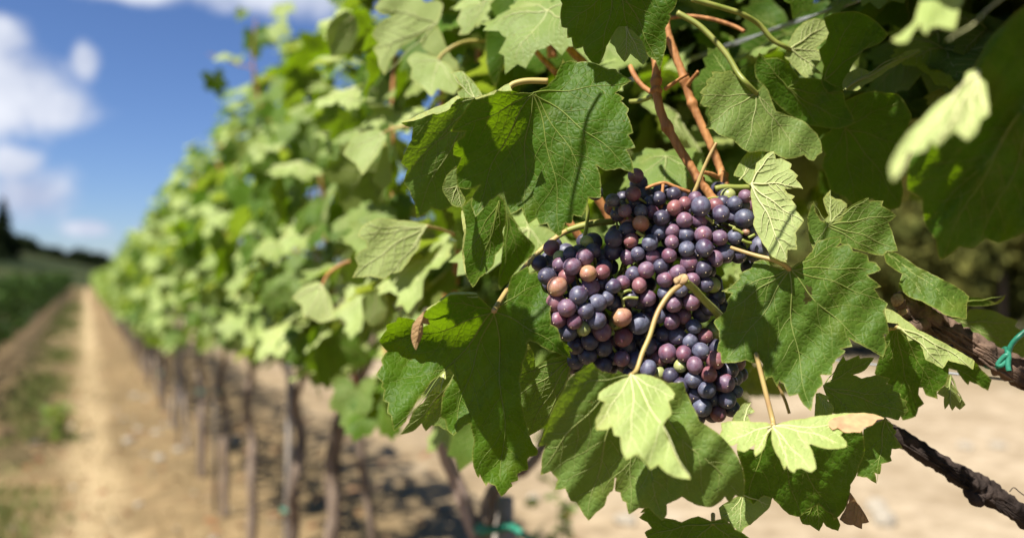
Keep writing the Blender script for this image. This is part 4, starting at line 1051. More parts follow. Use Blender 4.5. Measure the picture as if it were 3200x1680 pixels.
    L5 = HL(one('C', 1000, 835), q('C', (620, 775), (190, 1060), 'F', (295, 590), (713, 620), (1050, 1050), 'C', (1535, 1160), (1320, 640)), poly, .52, ctrl=ctrl, pucker=1.0, label='broad puckered dark leaf left of the grapes with a withered curled tip', pet=[one('C', 1040, 770) + (.53,), one('C', 1085, 700) + (.545,), one('C', 1150, 615) + (.56,), one('C', 1230, 515) + (.565,)], pet_r=(1.9, 1.8),
       flaps=[dict(poly=q('C', (890, 742), (880, 710), (790, 702), (690, 708), (640, 740), (600, 775), (520, 828), (495, 850), (515, 850), (600, 800), (650, 765), (700, 740), (790, 735)), d=.490, ty=-24, under=True, pale=.85)])
    hero_leaf(L5, one('C', 505, 850), q('C', (445, 1100)), q('C', (520, 828), (560, 850), (530, 880), (550, 932), (500, 925), (498, 1000), (465, 1075), (450, 1112), (430, 1075), (415, 1020), (428, 930), (470, 875)), .488, ty=-4, fold=18, dry=True, step=6, name='withered_tip', wave=4)
    # L5b behind
    HL(one('F', 730, 190), q('F', (345, 620), (490, 548), (600, 560)), q('F', (560, 320), (640, 230), (700, 180), (760, 250), (700, 600), (650, 590), (610, 560), (560, 560), (520, 600), (490, 545), (430, 600), (340, 625), (400, 540), (440, 450), (500, 400)), .57, ty=8, pale=.2, label='backlit green leaf behind the notch of the broad puckered leaf')
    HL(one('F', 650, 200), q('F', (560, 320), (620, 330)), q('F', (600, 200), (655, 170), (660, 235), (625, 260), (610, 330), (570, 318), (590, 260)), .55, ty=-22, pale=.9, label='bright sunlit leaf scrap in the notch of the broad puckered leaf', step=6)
    # L6 curled leaf right of L5
    poly = q('F', (1238, -20), (1235, 50), (1210, 85), (1130, 140), (1145, 180), (1100, 240), (1115, 270), (1090, 390), (1140, 370), (1185, 330), (1175, 400), (1160, 440), (1190, 510), (1200, 560), (1245, 580), (1225, 640), (1290, 610), (1360, 560), (1420, 450), (1490, 330), (1530, 200), (1560, 60), (1450, 80), (1330, 120), (1290, 150), (1280, 60))
    HL(one('F', 1560, 80), q('F', (1100, 235), (1092, 385), (1230, 630), (1300, 600)), poly, .555, tx=5, ty=5, label='olive curled leaf between the broad puckered leaf and the front drooping leaf', pale=.15)
    # L7 front drooping leaf
    body = q('F', (1960, 205), (1840, 195), (1760, 180), (1720, 150), (1690, 115), (1640, 155), (1560, 200), (1510, 250), (1490, 310), (1440, 400), (1400, 480), (1380, 560), (1340, 640), (1310, 710), (1370, 690), (1340, 760), (1335, 850), (1330, 910), (1400, 880), (1450, 940), (1430, 1010), (1500, 1000), (1520, 1040), (1540, 1090), (1580, 1095), (1610, 1150), (1665, 1230), (1720, 1170), (1780, 1120), (1795, 1060), (1815, 1030), (1835, 1020), (1850, 925), (1862, 930), (1852, 1020), (1890, 1030), (1905, 1090), (1930, 1100), (1950, 1185), (2020, 1140),
             'G', (60, 1085), (150, 1172), (180, 1130), (180, 1060), (280, 1010), (390, 1070), (480, 1080), (545, 1040), (570, 1010), (600, 1050), (640, 1000), (695, 1015), (702, 900), (690, 820), (640, 720), (560, 620), (480, 555), (400, 505), (350, 400), (305, 300), (292, 242), (250, 245), (190, 250), (120, 215), (0, 190))
    lobe = q('D', (570, 1008), (620, 1003), (700, 1030), (735, 1060), (765, 1095), (758, 1120), (735, 1130), (750, 1190), 'G', (180, 490), (155, 530), (180, 610), (230, 720), (280, 810), (342, 892), (240, 880), (165, 840), (120, 795), (70, 830), (30, 770), 'F', (2010, 762), (1980, 772), (1930, 803), (1900, 740), (1890, 640), (1845, 630), (1830, 565), (1790, 590), (1720, 592), (1715, 530), (1740, 470), (1780, 395), (1730, 375), (1740, 330), (1830, 270), (1940, 220))
    ctb = [c('F', 1965, 205, 0), c('F', 1690, 130, -8), c('F', 1330, 880, 10), c('F', 1660, 1220, 12), c('G', 150, 1160, 14), c('G', 690, 1000, 6), c('G', 560, 640, -6), c('G', 300, 260, 2), c('F', 1700, 600, 2), c('F', 2000, 700, 14), c('G', 420, 800, -4)]
    HL(one('F', 1962, 208), q('F', (1500, 280), (1335, 870), (1660, 1215), (1950, 1175), 'G', (150, 1160), (690, 1000)), body, .468, ctrl=ctb, label='large front leaf below the grapes, its pale sunlit lobe drooping over its dark blade', pale=.18, wave=3,
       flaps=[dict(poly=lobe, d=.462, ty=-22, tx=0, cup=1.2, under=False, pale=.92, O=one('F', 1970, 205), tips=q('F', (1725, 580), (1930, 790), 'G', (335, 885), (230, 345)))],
       pet=[one('D', 585, 985) + (.472,), one('D', 612, 905) + (.478,), one('D', 645, 830) + (.482,), one('D', 672, 745) + (.486,), one('D', 700, 685) + (.489,), one('D', 745, 622) + (.492,), one('D', 795, 582) + (.496,)], pet_r=(1.7, 1.4))
    # L8 big right leaf
    poly = q('E', (615, 305), (700, 255), (760, 195), (790, 130), (870, 100), (960, 88), (965, 125), (930, 160), (1020, 140), (1050, 190), (1150, 215), (1160, 260), (1210, 270), (1245, 320), (1150, 360), (1190, 390), (1250, 440), (1200, 455), (1240, 520), (1295, 560), (1265, 610), (1305, 770), (1265, 775), (1285, 860), (1262, 935), (1170, 880), (1100, 845), (1050, 820), (1020, 800), (1045, 860), (960, 875), (995, 890), (985, 910), (940, 940), (905, 985), (900, 1060), (820, 1060), (838, 1130), (800, 1160), (770, 1220), (752, 1315), (700, 1270), (660, 1195), (600, 1210), (560, 1120), (530, 1100), (515, 1145), (480, 1075), (450, 1080), (435, 1100), (415, 985), (385, 935), (370, 980), (340, 975), (290, 955), (240, 970), (125, 975), (115, 905), (90, 890), (110, 820), (105, 750), (65, 688), (110, 650), (155, 610), (170, 560), (160, 540), (200, 485), (120, 472), (190, 440), (250, 380), (245, 350), (330, 310), (355, 265), (400, 250), (450, 260), (490, 300), (560, 318))
    hole = q('E', (725, 430), (755, 440), (765, 490), (755, 535), (715, 560), (700, 545), (715, 510), (700, 490))
    ctrl = [c('E', 600, 318, 0), c('E', 120, 472, 14), c('E', 90, 690, 10), c('E', 130, 960, -6), c('E', 370, 970, -4), c('E', 752, 1300, -18), c('E', 640, 640, 1), c('E', 940, 930, -9), c('E', 1260, 930, -12), c('E', 1290, 560, -3), c('E', 1240, 330, -4), c('E', 960, 100, 6), c('E', 400, 260, 8), c('E', 900, 600, -3), c('E', 350, 650, -3)]
    HL(one('E', 600, 318), q('E', (350, 270), (125, 474), (70, 688), (130, 968), (752, 1305), (1260, 930), (1290, 560), (1240, 325), (960, 95)), poly, .515, ctrl=ctrl, holes=[hole], label='large leaf right of the grapes with a small torn hole', pale=.06, pucker=.8,
       pet=[one('E', 560, 285) + (.512,), one('E', 480, 250) + (.513,), one('E', 380, 225) + (.518,), one('E', 280, 195) + (.523,), one('E', 190, 165) + (.53,)], pet_r=(1.25, 1.7))
    # L9 pale underside leaf above right
    poly = q('B', (735, 960), (770, 925), (808, 912), (820, 960), (850, 955), (880, 970), (915, 990), (905, 1020), (955, 1060), (940, 1080), (985, 1140), (940, 1135), (870, 1140), (890, 1165), (935, 1185), (915, 1205), (945, 1245), (940, 1270), (990, 1330), 'E', (645, 60), (652, 90), (648, 130), (655, 180), (615, 178), (588, 180), (580, 270), (560, 265), (480, 230), (440, 170), (400, 110), (345, 0), 'B', (692, 1310), (672, 1200), (668, 1150), (690, 1050), (702, 985))
    HL(one('B', 669, 1112), q('B', (806, 918), (980, 1136), (985, 1335), 'E', (580, 262)), poly, .535, ty=-11, tx=-7, under=True, pale=.72, label='pale leaf seen from its veined underside, upright at the top right of the grapes', pucker=1.2)
    HL(one('B', 600, 1090), q('B', (690, 900), (735, 940)), q('B', (565, 1060), (590, 1000), (640, 930), (670, 890), (690, 915), (735, 915), (730, 960), (700, 985), (690, 1050), (668, 1120), (640, 1100), (610, 1070)), .575, ty=-12, pale=.5, label='small smooth green leaf tucked behind the pale veined leaf')
    # L10 mid leaf upper right
    poly = q('B', (690, 550), (640, 505), (570, 450), (545, 425), (500, 437), (430, 432), (440, 460), (400, 490), (405, 515), (360, 560), (385, 575), (355, 640), (420, 645), (405, 690), (430, 710), (395, 775), (440, 780), (480, 815), (560, 840), (620, 900), (660, 920), (730, 908), (800, 920), (880, 960), (930, 955), (990, 935), (1020, 965), (1050, 970), (1070, 940), (1100, 920), (1095, 870), (1070, 810), (1030, 770), (1000, 740), (960, 720), (900, 700), (820, 670), (800, 620), (770, 540), (745, 510), (715, 545))
    HL(one('B', 705, 568), q('B', (540, 435), (362, 575), (400, 770), (640, 900), (1040, 960), (820, 690)), poly, .585, ty=-5, tx=5, pale=.30, label='smooth mid green leaf beside the brown shoots, upper right', pet=[one('B', 640, 500) + (.58,), one('B', 590, 440) + (.585,), one('B', 530, 340) + (.59,), one('B', 450, 245) + (.595,), one('B', 350, 150) + (.60,), one('B', 225, 78) + (.605,)], pet_r=(2.2, 1.9), pet_mat=M_PETG)
    HL(one('B', 890, 530), q('B', (720, 325), (960, 480), (1230, 560), (1290, 740), (1080, 760)), q('B', (690, 400), (720, 320), (760, 355), (830, 350), (900, 385), (960, 470), (1100, 480), (1150, 530), (1230, 560), (1240, 620), (1300, 740), (1200, 780), (1080, 765), (1000, 750), (900, 690), (800, 600), (740, 510), (700, 470)), .605, ty=7, label='shaded leaf with a browned edge behind the smooth mid green leaf')
    HL(one('B', 1240, 775), q('B', (1340, 565), (1590, 610), (1620, 900), (1560, 1230), (1310, 1240), (1100, 1000)), q('B', (1215, 700), (1220, 620), (1350, 560), (1420, 550), (1480, 562), (1560, 570), (1600, 620), (1640, 700), (1600, 800), (1640, 900), (1590, 960), (1570, 1050), (1590, 1150), (1570, 1250), (1500, 1270), (1400, 1200), (1300, 1250), (1240, 1190), (1150, 1150), (1130, 1080), (1100, 1000), (1120, 930), (1080, 850), (1150, 790)), .63, ty=6, label='large shaded leaf with pale veins, dark upper right of the grapes')
    HL(one('B', 905, 300), q('B', (1130, 150), (1100, 320), (1090, 440)), q('B', (875, 350), (890, 280), (920, 210), (960, 160), (1000, 130), (1060, 110), (1140, 140), (1145, 185), (1130, 230), (1060, 290), (1100, 320), (1090, 360), (1060, 410), (1100, 450), (1060, 440), (1000, 470), (960, 440), (900, 370)), .62, ty=-12, tx=8, under=True, pale=.55, label='pale curled leaf at the end of a long green stalk, upper right', pet=[one('B', 870, 280) + (.615,), one('B', 800, 240) + (.615,), one('B', 720, 150) + (.615,), one('B', 620, 88) + (.61,), one('B', 500, 48) + (.61,), one('B', 310, -5) + (.61,)], pet_r=(2.2, 1.8), pet_mat=M_PETG)
    HL(one('B', 1110, 480), q('B', (1300, 75), (1490, 210), (1230, 540)), q('B', (1120, 260), (1140, 200), (1110, 110), (1180, 80), (1300, 70), (1400, 110), (1500, 210), (1450, 260), (1350, 300), (1290, 380), (1240, 470), (1225, 550), (1130, 562), (1095, 500), (1110, 400), (1080, 300)), .60, ty=5, tx=3, label='dark glossy leaf in shade behind the pale curled leaf', pucker=1.6)
    HL(one('B', 1235, 540), q('B', (1600, 315), (1690, 300)), q('B', (1690, 292), (1660, 300), (1600, 312), (1560, 350), (1500, 382), (1400, 440), (1320, 410), (1250, 445), (1222, 500), (1228, 545), (1310, 548), (1360, 510), (1430, 470), (1500, 420), (1600, 362), (1690, 315)), .585, ty=-20, under=True, pale=.35, pucker=1.8, label='narrow sunlit leaf edge turned up, upper right')
    # L15 top centre
    poly = q('A', (1400, -40), (1465, 0), (1480, 30), (1468, 80), (1475, 190), (1515, 200), (1515, 270), (1545, 265), (1560, 350), (1600, 340), (1625, 330), (1640, 380), (1690, 440), (1740, 455), (1770, 400), (1790, 330), (1830, 260), (1870, 210), (1960, 200), (2040, 300), (2090, 400), (2140, 430), (2165, 500), (2190, 410), (2212, 320), (2205, 200), (2245, 120), (2235, 100), (2270, 60), (2290, 0), (2260, -120), (2100, -220), (1900, -240), (1800, -180), (1700, -240), (1560, -180), (1440, -120))
    HL(one('A', 1860, -130), q('A', (1470, -40), (1478, 190), (1740, 450), (1970, 370), (2165, 490), (2280, 10)), poly, .54, ty=3.5, fold=-3, label='dark leaf at the top centre with a sunlit turned up lobe',
       flaps=[dict(poly=q('A', (1880, 188), (1850, 220), (1815, 300), (1850, 330), (1870, 380), (1920, 438), (1960, 380), (2010, 420), (2052, 458), (2082, 420), (2070, 360), (2050, 300), (1990, 230), (1930, 190)), d=.543, ty=-9, pale=.35, O=one('A', 1930, 190), tips=q('A', (1918, 430), (2055, 450)))])
    # L16 right, behind L8
    poly = q('B', (1010, 1310), (1030, 1250), (1050, 1215), (1060, 1280), (1090, 1330), (1150, 1350), (1210, 1330), (1250, 1260), (1320, 1215), (1380, 1190), (1385, 1215), (1470, 1212), (1460, 1240), (1550, 1300), (1500, 1345), 'E', (1330, 70), (1340, 110), (1365, 190), (1290, 192), (1260, 222), (1150, 200), (1000, 150), (900, 110), (810, 120), (770, 178), (740, 100), (735, 40))
    HL(one('E', 872, 12), q('E', (765, 160), (1250, 215), (1360, 185), 'B', (1545, 1298), (1385, 1195), (1050, 1222)), poly, .545, ty=-2, pale=.12, label='leaf behind the top of the large right leaf, half lit')
    HL(one('B', 1150, 1340), q('B', (1150, 1148), (1245, 1240)), q('B', (1105, 1200), (1150, 1145), (1140, 1180), (1180, 1200), (1215, 1205), (1250, 1230), (1240, 1280), (1190, 1350), (1100, 1345), (1140, 1300), (1115, 1240)), .58, ty=-8, under=True, pale=.3, label='small insect eaten pale leaf behind the right hand leaves')
    # L17 glossy blistered leaf
    ctrl = [c('E', 1300, 220, 0), c('E', 1600, 350, -8), c('E', 1865, 510, -4), c('E', 1848, 660, -26), c('E', 1500, 530, -14), c('E', 1380, 400, -6), c('E', 1600, 450, -14), c('E', 1750, 520, -19)]
    HL(one('E', 1290, 215), q('E', (1600, 565), (1850, 655), (1855, 515)), q('E', (1268, 200), (1330, 195), (1420, 240), (1500, 300), (1600, 350), (1700, 400), (1800, 455), (1868, 510), (1850, 560), (1848, 668), (1770, 655), (1700, 640), (1640, 600), (1600, 580), (1530, 540), (1440, 510), (1370, 440), (1395, 350), (1330, 310), (1280, 270)), .575, ctrl=ctrl, pucker=3.0, pale=.10, label='glossy blistered leaf lying over the old arm, right', palefn=None)
    HL(one('E', 1800, 690), q('E', (2190, 690), (2240, 900)), q('E', (1830, 670), (1870, 600), (1960, 600), (2040, 612), (2120, 650), (2210, 680), (2190, 720), (2253, 760), (2300, 860), (2253, 935), (2150, 945), (2000, 900), (1850, 810), (1720, 670)), .64, ty=-4, pale=.25, label='leaf behind the old arm at the right edge, lit at its far end')
    HL(one('E', 1850, 545), q('E', (2120, 500)), q('E', (1850, 512), (1950, 520), (2050, 552), (2090, 525), (2125, 495), (2110, 530), (2070, 562), (1950, 577), (1850, 575)), .60, ty=9, label='thin dark leaf edge with an upturned tip above the old arm')
    # L19/L20
    strip = q('E', (1272, 590), (1330, 608), (1400, 660), (1500, 740), (1620, 800), (1750, 870), (1840, 920), (1905, 962), (1895, 1022), (1840, 990), (1770, 972), (1720, 958), (1680, 1015), (1620, 980), (1560, 955), (1540, 880), (1500, 805), (1440, 822), (1420, 770), (1365, 700), (1290, 690), (1275, 640))
    body = q('E', (1362, 725), (1450, 760), (1560, 850), (1700, 900), (1900, 960), (1960, 1030), (2025, 1095), (2000, 1172), (1930, 1130), (1870, 1105), (1860, 1132), (1820, 1090), (1780, 1030), (1725, 1015), (1718, 1100), (1700, 1130), (1640, 1180), (1645, 1230), (1560, 1200), (1540, 1150), (1515, 1150), (1510, 1200), (1550, 1262), (1510, 1290), (1490, 1352), (1400, 1380), (1350, 1250), (1300, 1130), (1200, 1050), (1250, 900), (1290, 760))
    HL(one('E', 1362, 722), q('E', (1240, 1000), (1330, 1000), (1500, 1290), (1640, 1220), (2010, 1160)), body, .565, ty=6, label='dark leaf in shade under the old arm, its near edge folded up pale', flaps=[dict(poly=strip, d=.55, ty=-16, tx=-2, under=True, pale=.5, O=one('E', 1362, 722), tips=q('E', (1890, 1010), (1680, 1005)))], pet=[one('E', 1335, 735) + (.56,), one('E', 1295, 735) + (.56,)], pet_r=(1, 1.2), pucker=1.2)
    HL(one('E', 1735, 1060), q('E', (1745, 1300), (1835, 1268)), q('E', (1640, 1190), (1700, 1130), (1730, 1050), (1745, 1120), (1790, 1200), (1842, 1270), (1800, 1305), (1770, 1280), (1747, 1312), (1725, 1265), (1695, 1302), (1690, 1215)), .56, ty=3, fold=-16, under=True, pale=.25, label='small limp olive leaf hanging below the dark shaded leaf')
    # L22
    poly = q('E', (840, 1138), (900, 1090), (920, 1030), (980, 925), (1000, 962), (1090, 922), (1100, 945), (1198, 940), (1130, 1030), (1050, 1060), (1110, 1085), (1170, 1072), (1210, 1060), (1312, 1085), (1285, 1122), (1335, 1135), (1330, 1172), (1388, 1195), (1380, 1220), (1435, 1245), (1420, 1270), (1440, 1310), (1400, 1352), 'G', (1750, 470), (1735, 498), (1660, 480), (1560, 475), (1420, 465), (1330, 460), 'E', (905, 1330), (880, 1250), (850, 1180))
    HL(one('E', 840, 1140), q('E', (1000, 960), (1190, 945), (1380, 1200), (1420, 1330), (1050, 1330)), poly, .54, ty=-3, pale=.10, label='mid green leaf under the large right leaf, striped by shadow')
    HL(one('E', 800, 1200), q('E', (870, 1330), (900, 1290)), q('E', (788, 1190), (815, 1185), (850, 1200), (880, 1215), (870, 1240), (917, 1290), (900, 1345), (840, 1370), (780, 1370), (785, 1250)), .53, ty=-10, pale=.5, label='small pale folded leaf under the tip of the large right leaf')
    # L23 pale pair lobes with pink tip + body
    lobeL = q('G', (885, 528), (850, 512), (760, 510), (640, 503), (545, 515), (550, 560), (530, 610), (580, 660), (620, 670), (655, 650), (650, 700), (700, 712), (735, 690), (772, 655), (765, 720), (775, 740), (830, 690), (855, 600), (850, 545))
    lobeT = q('G', (615, 500), (640, 455), (665, 425), (690, 385), (748, 374), (730, 400), (772, 440), (720, 460), (738, 505), (700, 520))
    lobeR = q('G', (885, 545), (960, 510), (1100, 488), (1250, 465), (1450, 450), (1560, 455), (1638, 485), (1590, 495), (1560, 530), (1500, 545), (1480, 580), (1430, 577), (1360, 580), (1345, 600), (1385, 640), (1387, 675), (1330, 690), (1230, 685), (1150, 658), (1135, 660), (1165, 740), (1182, 820), (1150, 847), (1085, 820), (1050, 825), (1035, 850), (1000, 830), (990, 795), (970, 830), (940, 760), (900, 690), (880, 620))
    bodyp = q('G', (895, 530), (860, 600), (800, 700), (740, 690), (690, 640), (650, 700), (690, 820), (702, 900), (690, 1000), (690, 1190), (740, 1200), (800, 1130), (860, 1060), (890, 1018), (930, 1060), (1000, 1130), (1070, 1145), (1120, 1100), (1200, 1060), (1240, 1100), (1290, 1130), (1300, 1172), (1370, 1100), (1400, 1030), (1412, 930), (1450, 870), (1470, 800), (1510, 700), (1502, 640), (1490, 570), (1380, 540), (1200, 520), (1000, 510))
    pk = one('G', 1440, 515)
    L23 = HL(one('G', 893, 532), q('G', (700, 700), (700, 1170), (1070, 1130), (1300, 1160), (1500, 700)), bodyp, .50, ty=6, cup=1.2, label='yellowish leaf at the bottom right, its pale lobes with a pinkish scorched tip folded over dark blade', pucker=1.6,
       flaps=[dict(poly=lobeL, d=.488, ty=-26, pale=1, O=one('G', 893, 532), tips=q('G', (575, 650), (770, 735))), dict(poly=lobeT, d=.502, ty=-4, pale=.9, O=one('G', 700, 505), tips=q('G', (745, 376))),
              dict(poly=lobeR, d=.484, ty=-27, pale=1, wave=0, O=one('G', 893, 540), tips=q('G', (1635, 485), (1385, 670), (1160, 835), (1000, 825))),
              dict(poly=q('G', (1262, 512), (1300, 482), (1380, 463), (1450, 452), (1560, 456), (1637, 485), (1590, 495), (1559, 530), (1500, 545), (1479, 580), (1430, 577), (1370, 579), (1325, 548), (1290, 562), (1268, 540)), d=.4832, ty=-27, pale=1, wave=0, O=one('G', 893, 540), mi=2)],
       pet=[one('G', 890, 500) + (.492,), one('G', 850, 340) + (.497,), one('G', 815, 200) + (.502,), one('G', 780, 60) + (.507,), one('E', 375, 955) + (.512,)], pet_r=(1.5, 1.6))
    HL(one('G', 1640, 480), q('G', (1700, 540), (1755, 684), (1585, 915)), q('G', (1500, 560), (1640, 490), (1700, 530), (1695, 550), (1722, 575), (1705, 600), (1762, 685), (1690, 690), (1680, 740), (1690, 770), (1620, 790), (1610, 860), (1575, 850), (1587, 922), (1520, 880), (1455, 872), (1480, 730), (1500, 650)), .545, ty=1, pale=.05, label='serrated mid green leaf beside the lower dark arm', pucker=1.2)
    HL(one('G', 690, 1000), q('G', (670, 1260), (550, 1160), (870, 1070)), q('G', (528, 1085), (600, 1035), (660, 1005), (700, 1010), (760, 1060), (830, 1000), (885, 1020), (870, 1080), (820, 1130), (700, 1220), (670, 1267), (640, 1222), (600, 1222), (600, 1180), (545, 1160)), .515, ty=-6, pale=.4, label='small puckered yellow green leaf at the bottom below the front leaf', pucker=1.6)
    HL(one('G', 1180, 1030), q('G', (1200, 1235), (1090, 1190)), q('G', (1075, 1120), (1070, 1150), (1090, 1192), (1140, 1200), (1202, 1242), (1230, 1182), (1250, 1210), (1330, 1240), (1345, 1200), (1280, 1060), (1200, 1040), (1120, 1080)), .53, ty=6, label='dark toothed leaf tip at the bottom below the yellowish leaf')
    HL(one('G', 1410, 985), q('G', (1535, 1180), (1350, 1160)), q('G', (1412, 983), (1440, 1030), (1500, 1110), (1537, 1180), (1492, 1190), (1490, 1227), (1430, 1200), (1390, 1197), (1338, 1162), (1370, 1110), (1400, 1050)), .525, ty=-6, fold=10, dry=True, label='dead brown curled leaf at the bottom right')
    HL(one('G', 490, 1190), q('G', (40, 1280), (300, 1370), (720, 1340), (640, 1200)), q('G', (0, 1120), (60, 1060), (150, 1150), (280, 1180), (390, 1140), (480, 1175), (560, 1155), (640, 1230), (700, 1260), (745, 1300), (800, 1400), (400, 1480), (0, 1480), (-60, 1400), 'F', (2080, 1352), (2060, 1310), (2110, 1280), (2080, 1240), (2020, 1205), (2060, 1170)), .50, ty=8, label='dark leaf cut by the bottom edge below the front leaf', pet=[one('G', 490, 1130) + (.515,)])
    # foreground, right
    HL(one('B', 2040, 430), q('B', (1520, 1085), (1790, 880), (1975, 840), (2105, 690)), q('B', (1525, 1092), (1508, 1030), (1515, 980), (1540, 930), (1580, 860), (1620, 800), (1700, 730), (1800, 620), (1900, 560), (1950, 530), (1970, 440), (2020, 415), (2050, 470), (2090, 500), (2100, 600), (2107, 690), (2060, 720), (2030, 800), (1975, 847), (1900, 790), (1850, 830), (1792, 887), (1745, 840), (1730, 900), (1650, 930), (1610, 905), (1600, 1000), (1560, 1060)), .345, ty=-18, tx=2, under=True, pale=1, label='blurred pale leaf close to the viewer at the right edge', wave=3)
    HL((3260, 250), [(2880, 700), (2940, 810), (3045, 775), (3300, 720)], q('B', (2005, 430), (2060, 330), (2100, 250), (2200, 150), (2318, 40), (2500, 0), (2600, 400), (2560, 900), 'X', (3300, 700), (3230, 690), (3200, 727), (3120, 760), (3080, 745), (3043, 775), (3000, 770), (2937, 815), (2925, 750), (2892, 705), (2880, 620), (2835, 590), (2842, 500), (2900, 420), (2960, 350)), .39, ty=8, tx=-2, label='big very dark blurred leaf close to the viewer filling the right edge', wave=4)
    HL((3180, -60), [(2960, 130)], q('B', (1700, -20), (1660, 120), (1640, 150), (1570, 210), (1518, 242), (1560, 262), (1612, 255), (1650, 190), (1692, 140), (1702, 190), (1730, 212), (1748, 170), (1800, 160), (1900, 182), (1925, 60), (1962, -20)), .35, ty=-16, pale=1, label='blurred pale drooping leaf with a yellow tip at the top right')
    # left background leaves
    HL(one('A', 600, 168), q('A', (165, 60), (150, 340), (232, 525), (640, 40)), q('A', (160, 60), (200, 0), (420, -40), (520, 20), (600, 0), (640, 30), (615, 120), (600, 165), (560, 200), (450, 270), (350, 330), (270, 420), (230, 532), (190, 470), (180, 400), (150, 340), (190, 310), (140, 250), (180, 170), (300, 110), (200, 100)), .84, ty=-12, tx=7, under=True, pale=.55, label='blurred pale leaf with drooping halves at the top left of the near leaves',
       flaps=[dict(poly=q('A', (598, 178), (660, 320), (700, 400), (745, 440), (752, 520), (690, 480), (620, 420), (500, 340), (480, 290), (560, 225)), d=.835, ty=-8, under=True, pale=.35)])
    HL(one('A', 612, 420), q('A', (390, 425), (550, 670), (740, 640)), q('A', (385, 420), (440, 370), (530, 382), (620, 415), (700, 480), (730, 540), (752, 620), (720, 665), (600, 625), (560, 682), (520, 640), (480, 600), (410, 550), (422, 480)), .80, ty=-20, tx=4, pale=.7, label='blurred pale three lobed leaf, left of the arched stalk', pet=[one('A', 640, 380) + (.80,), one('A', 720, 325) + (.80,), one('A', 810, 292) + (.81,), one('A', 940, 288) + (.82,)], pet_mat=M_PETC, pet_r=(1.6, 2))
    HL(one('A', 960, -20), q('A', (745, 160), (755, 240)), q('A', (735, 150), (780, 60), (830, 30), (900, 20), (1010, -20), (950, 60), (870, 180), (820, 240), (750, 247), (772, 200)), .78, ty=-16, pale=.6, label='blurred pale leaf hanging at the top, left of the dark top leaf')
    HL(one('A', 1090, 205), q('A', (1012, 605)), q('A', (950, 200), (1130, 205), (1140, 280), (1100, 400), (1050, 500), (1010, 612), (960, 520), (940, 350)), .76, ty=5, label='shaded blurred leaf hanging behind the arched stalk')
    HL(one('H', 1800, 625), q('H', (1612, 720), (1690, 810)), q('H', (1610, 722), (1660, 640), (1720, 615), (1780, 608), (1815, 640), (1790, 700), (1740, 770), (1700, 822), (1672, 770)), .86, ty=-20, pale=.75, label='blurred bright leaf on an arched stalk, left', pet=[one('H', 1830, 610) + (.86,), one('H', 1880, 595) + (.86,), one('H', 1930, 592) + (.86,)], pet_mat=M_PETC,
       flaps=[dict(poly=q('H', (1805, 650), (1830, 750), (1842, 850), (1800, 892), (1750, 850), (1765, 800), (1792, 720)), d=.87, ty=-2, under=True, pale=.4)])
    HL(one('H', 1660, 70), q('H', (1540, 170), (1600, 265)), q('H', (1528, 170), (1545, 110), (1580, 75), (1630, 50), (1672, 85), (1682, 150), (1660, 210), (1640, 245), (1560, 270), (1545, 230)), 1.0, ty=14, pale=.55, label='bright yellow green backlit leaf near the top left')
    HL(one('K', 1390, 260), q('K', (1265, 320), (1310, 410), (1420, 415)), q('K', (1258, 320), (1300, 270), (1370, 245), (1410, 290), (1435, 350), (1440, 410), (1380, 425), (1320, 395), (1310, 412), (1300, 350)), .92, ty=-16, pale=.8, under=True, label='blurred pale leaf hanging by a brown stalk, left of centre', pet=[one('K', 1400, 240) + (.92,), one('K', 1420, 210) + (.92,), one('K', 1470, 175) + (.92,), one('K', 1510, 160) + (.92,)], pet_mat=M_CANE, pet_r=(2, 1.8))
    HL(one('K', 1620, 300), q('K', (1600, 430)), q('K', (1560, 320), (1600, 285), (1660, 290), (1675, 350), (1650, 420), (1600, 440), (1565, 400)), .88, ty=8, pale=.6, label='yellowing leaf with a brown patch, left of the broad puckered leaf')
    # leaves added above the frame, out of view, only to throw dappled shade
    rs = random.Random(99)
    def caster(px, py, d, t, size, lab, yaw=0.0):
        p = P(px, py, d) + SUNV * t
        n = (SUNV + Vector((rs.gauss(0, .25), rs.gauss(0, .25), rs.gauss(0, .2)))).normalized(); tip = Vector((math.cos(yaw), math.sin(yaw), -.4))
        tt = (tip - n * tip.dot(n)).normalized()
        org = p - tt * size * 0.3
        o = link_obj('leaf', leaf_cloud('leaf', [((0, 0, 0), n, tip, size, 0.15)], TPL_HI, int(px)), VINE, org)
        tube_obj('petiole', [org, org + SUNV * .03 - tt * .002, org + SUNV * .06 - tt * .001] if px == 1490 else [org, org + SUNV * .03 - tt * .002, org + SUNV * .06 - tt * .001, org + SUNV * .078 + Vector((.05, 0, .015)), org + SUNV * .08 + Vector((.15, .02, .02))], .0014, .0014, M_PETG, o, 6, origin=org)
    for a in CASTERS: caster(*a)
CASTERS = [(1585, 1190, .525, .34, .034, '', 2), (2340, 1000, .515, .30, .024, '', 0.4), (1490, 500, .52, .2, .024, '', 1),
           (1860, 40, .54, .10, .05, '', 2.2), (2660, 170, .60, .12, .035, '', 0.7), (2560, 330, .61, .15, .028, '', 1.5), (2700, 470, .63, .19, .045, '', 3),
           (3150, 440, .39, .17, .045, '', 0.9), (3110, 620, .39, .19, .045, '', 2.5), (3330, 430, .39, .15, .045, '', 0.3), (3230, 660, .40, .2, .045, '', 2), (3050, 700, .40, .21, .03, '', 1), (3400, 250, .39, .12, .05, '', 4)]
hero()

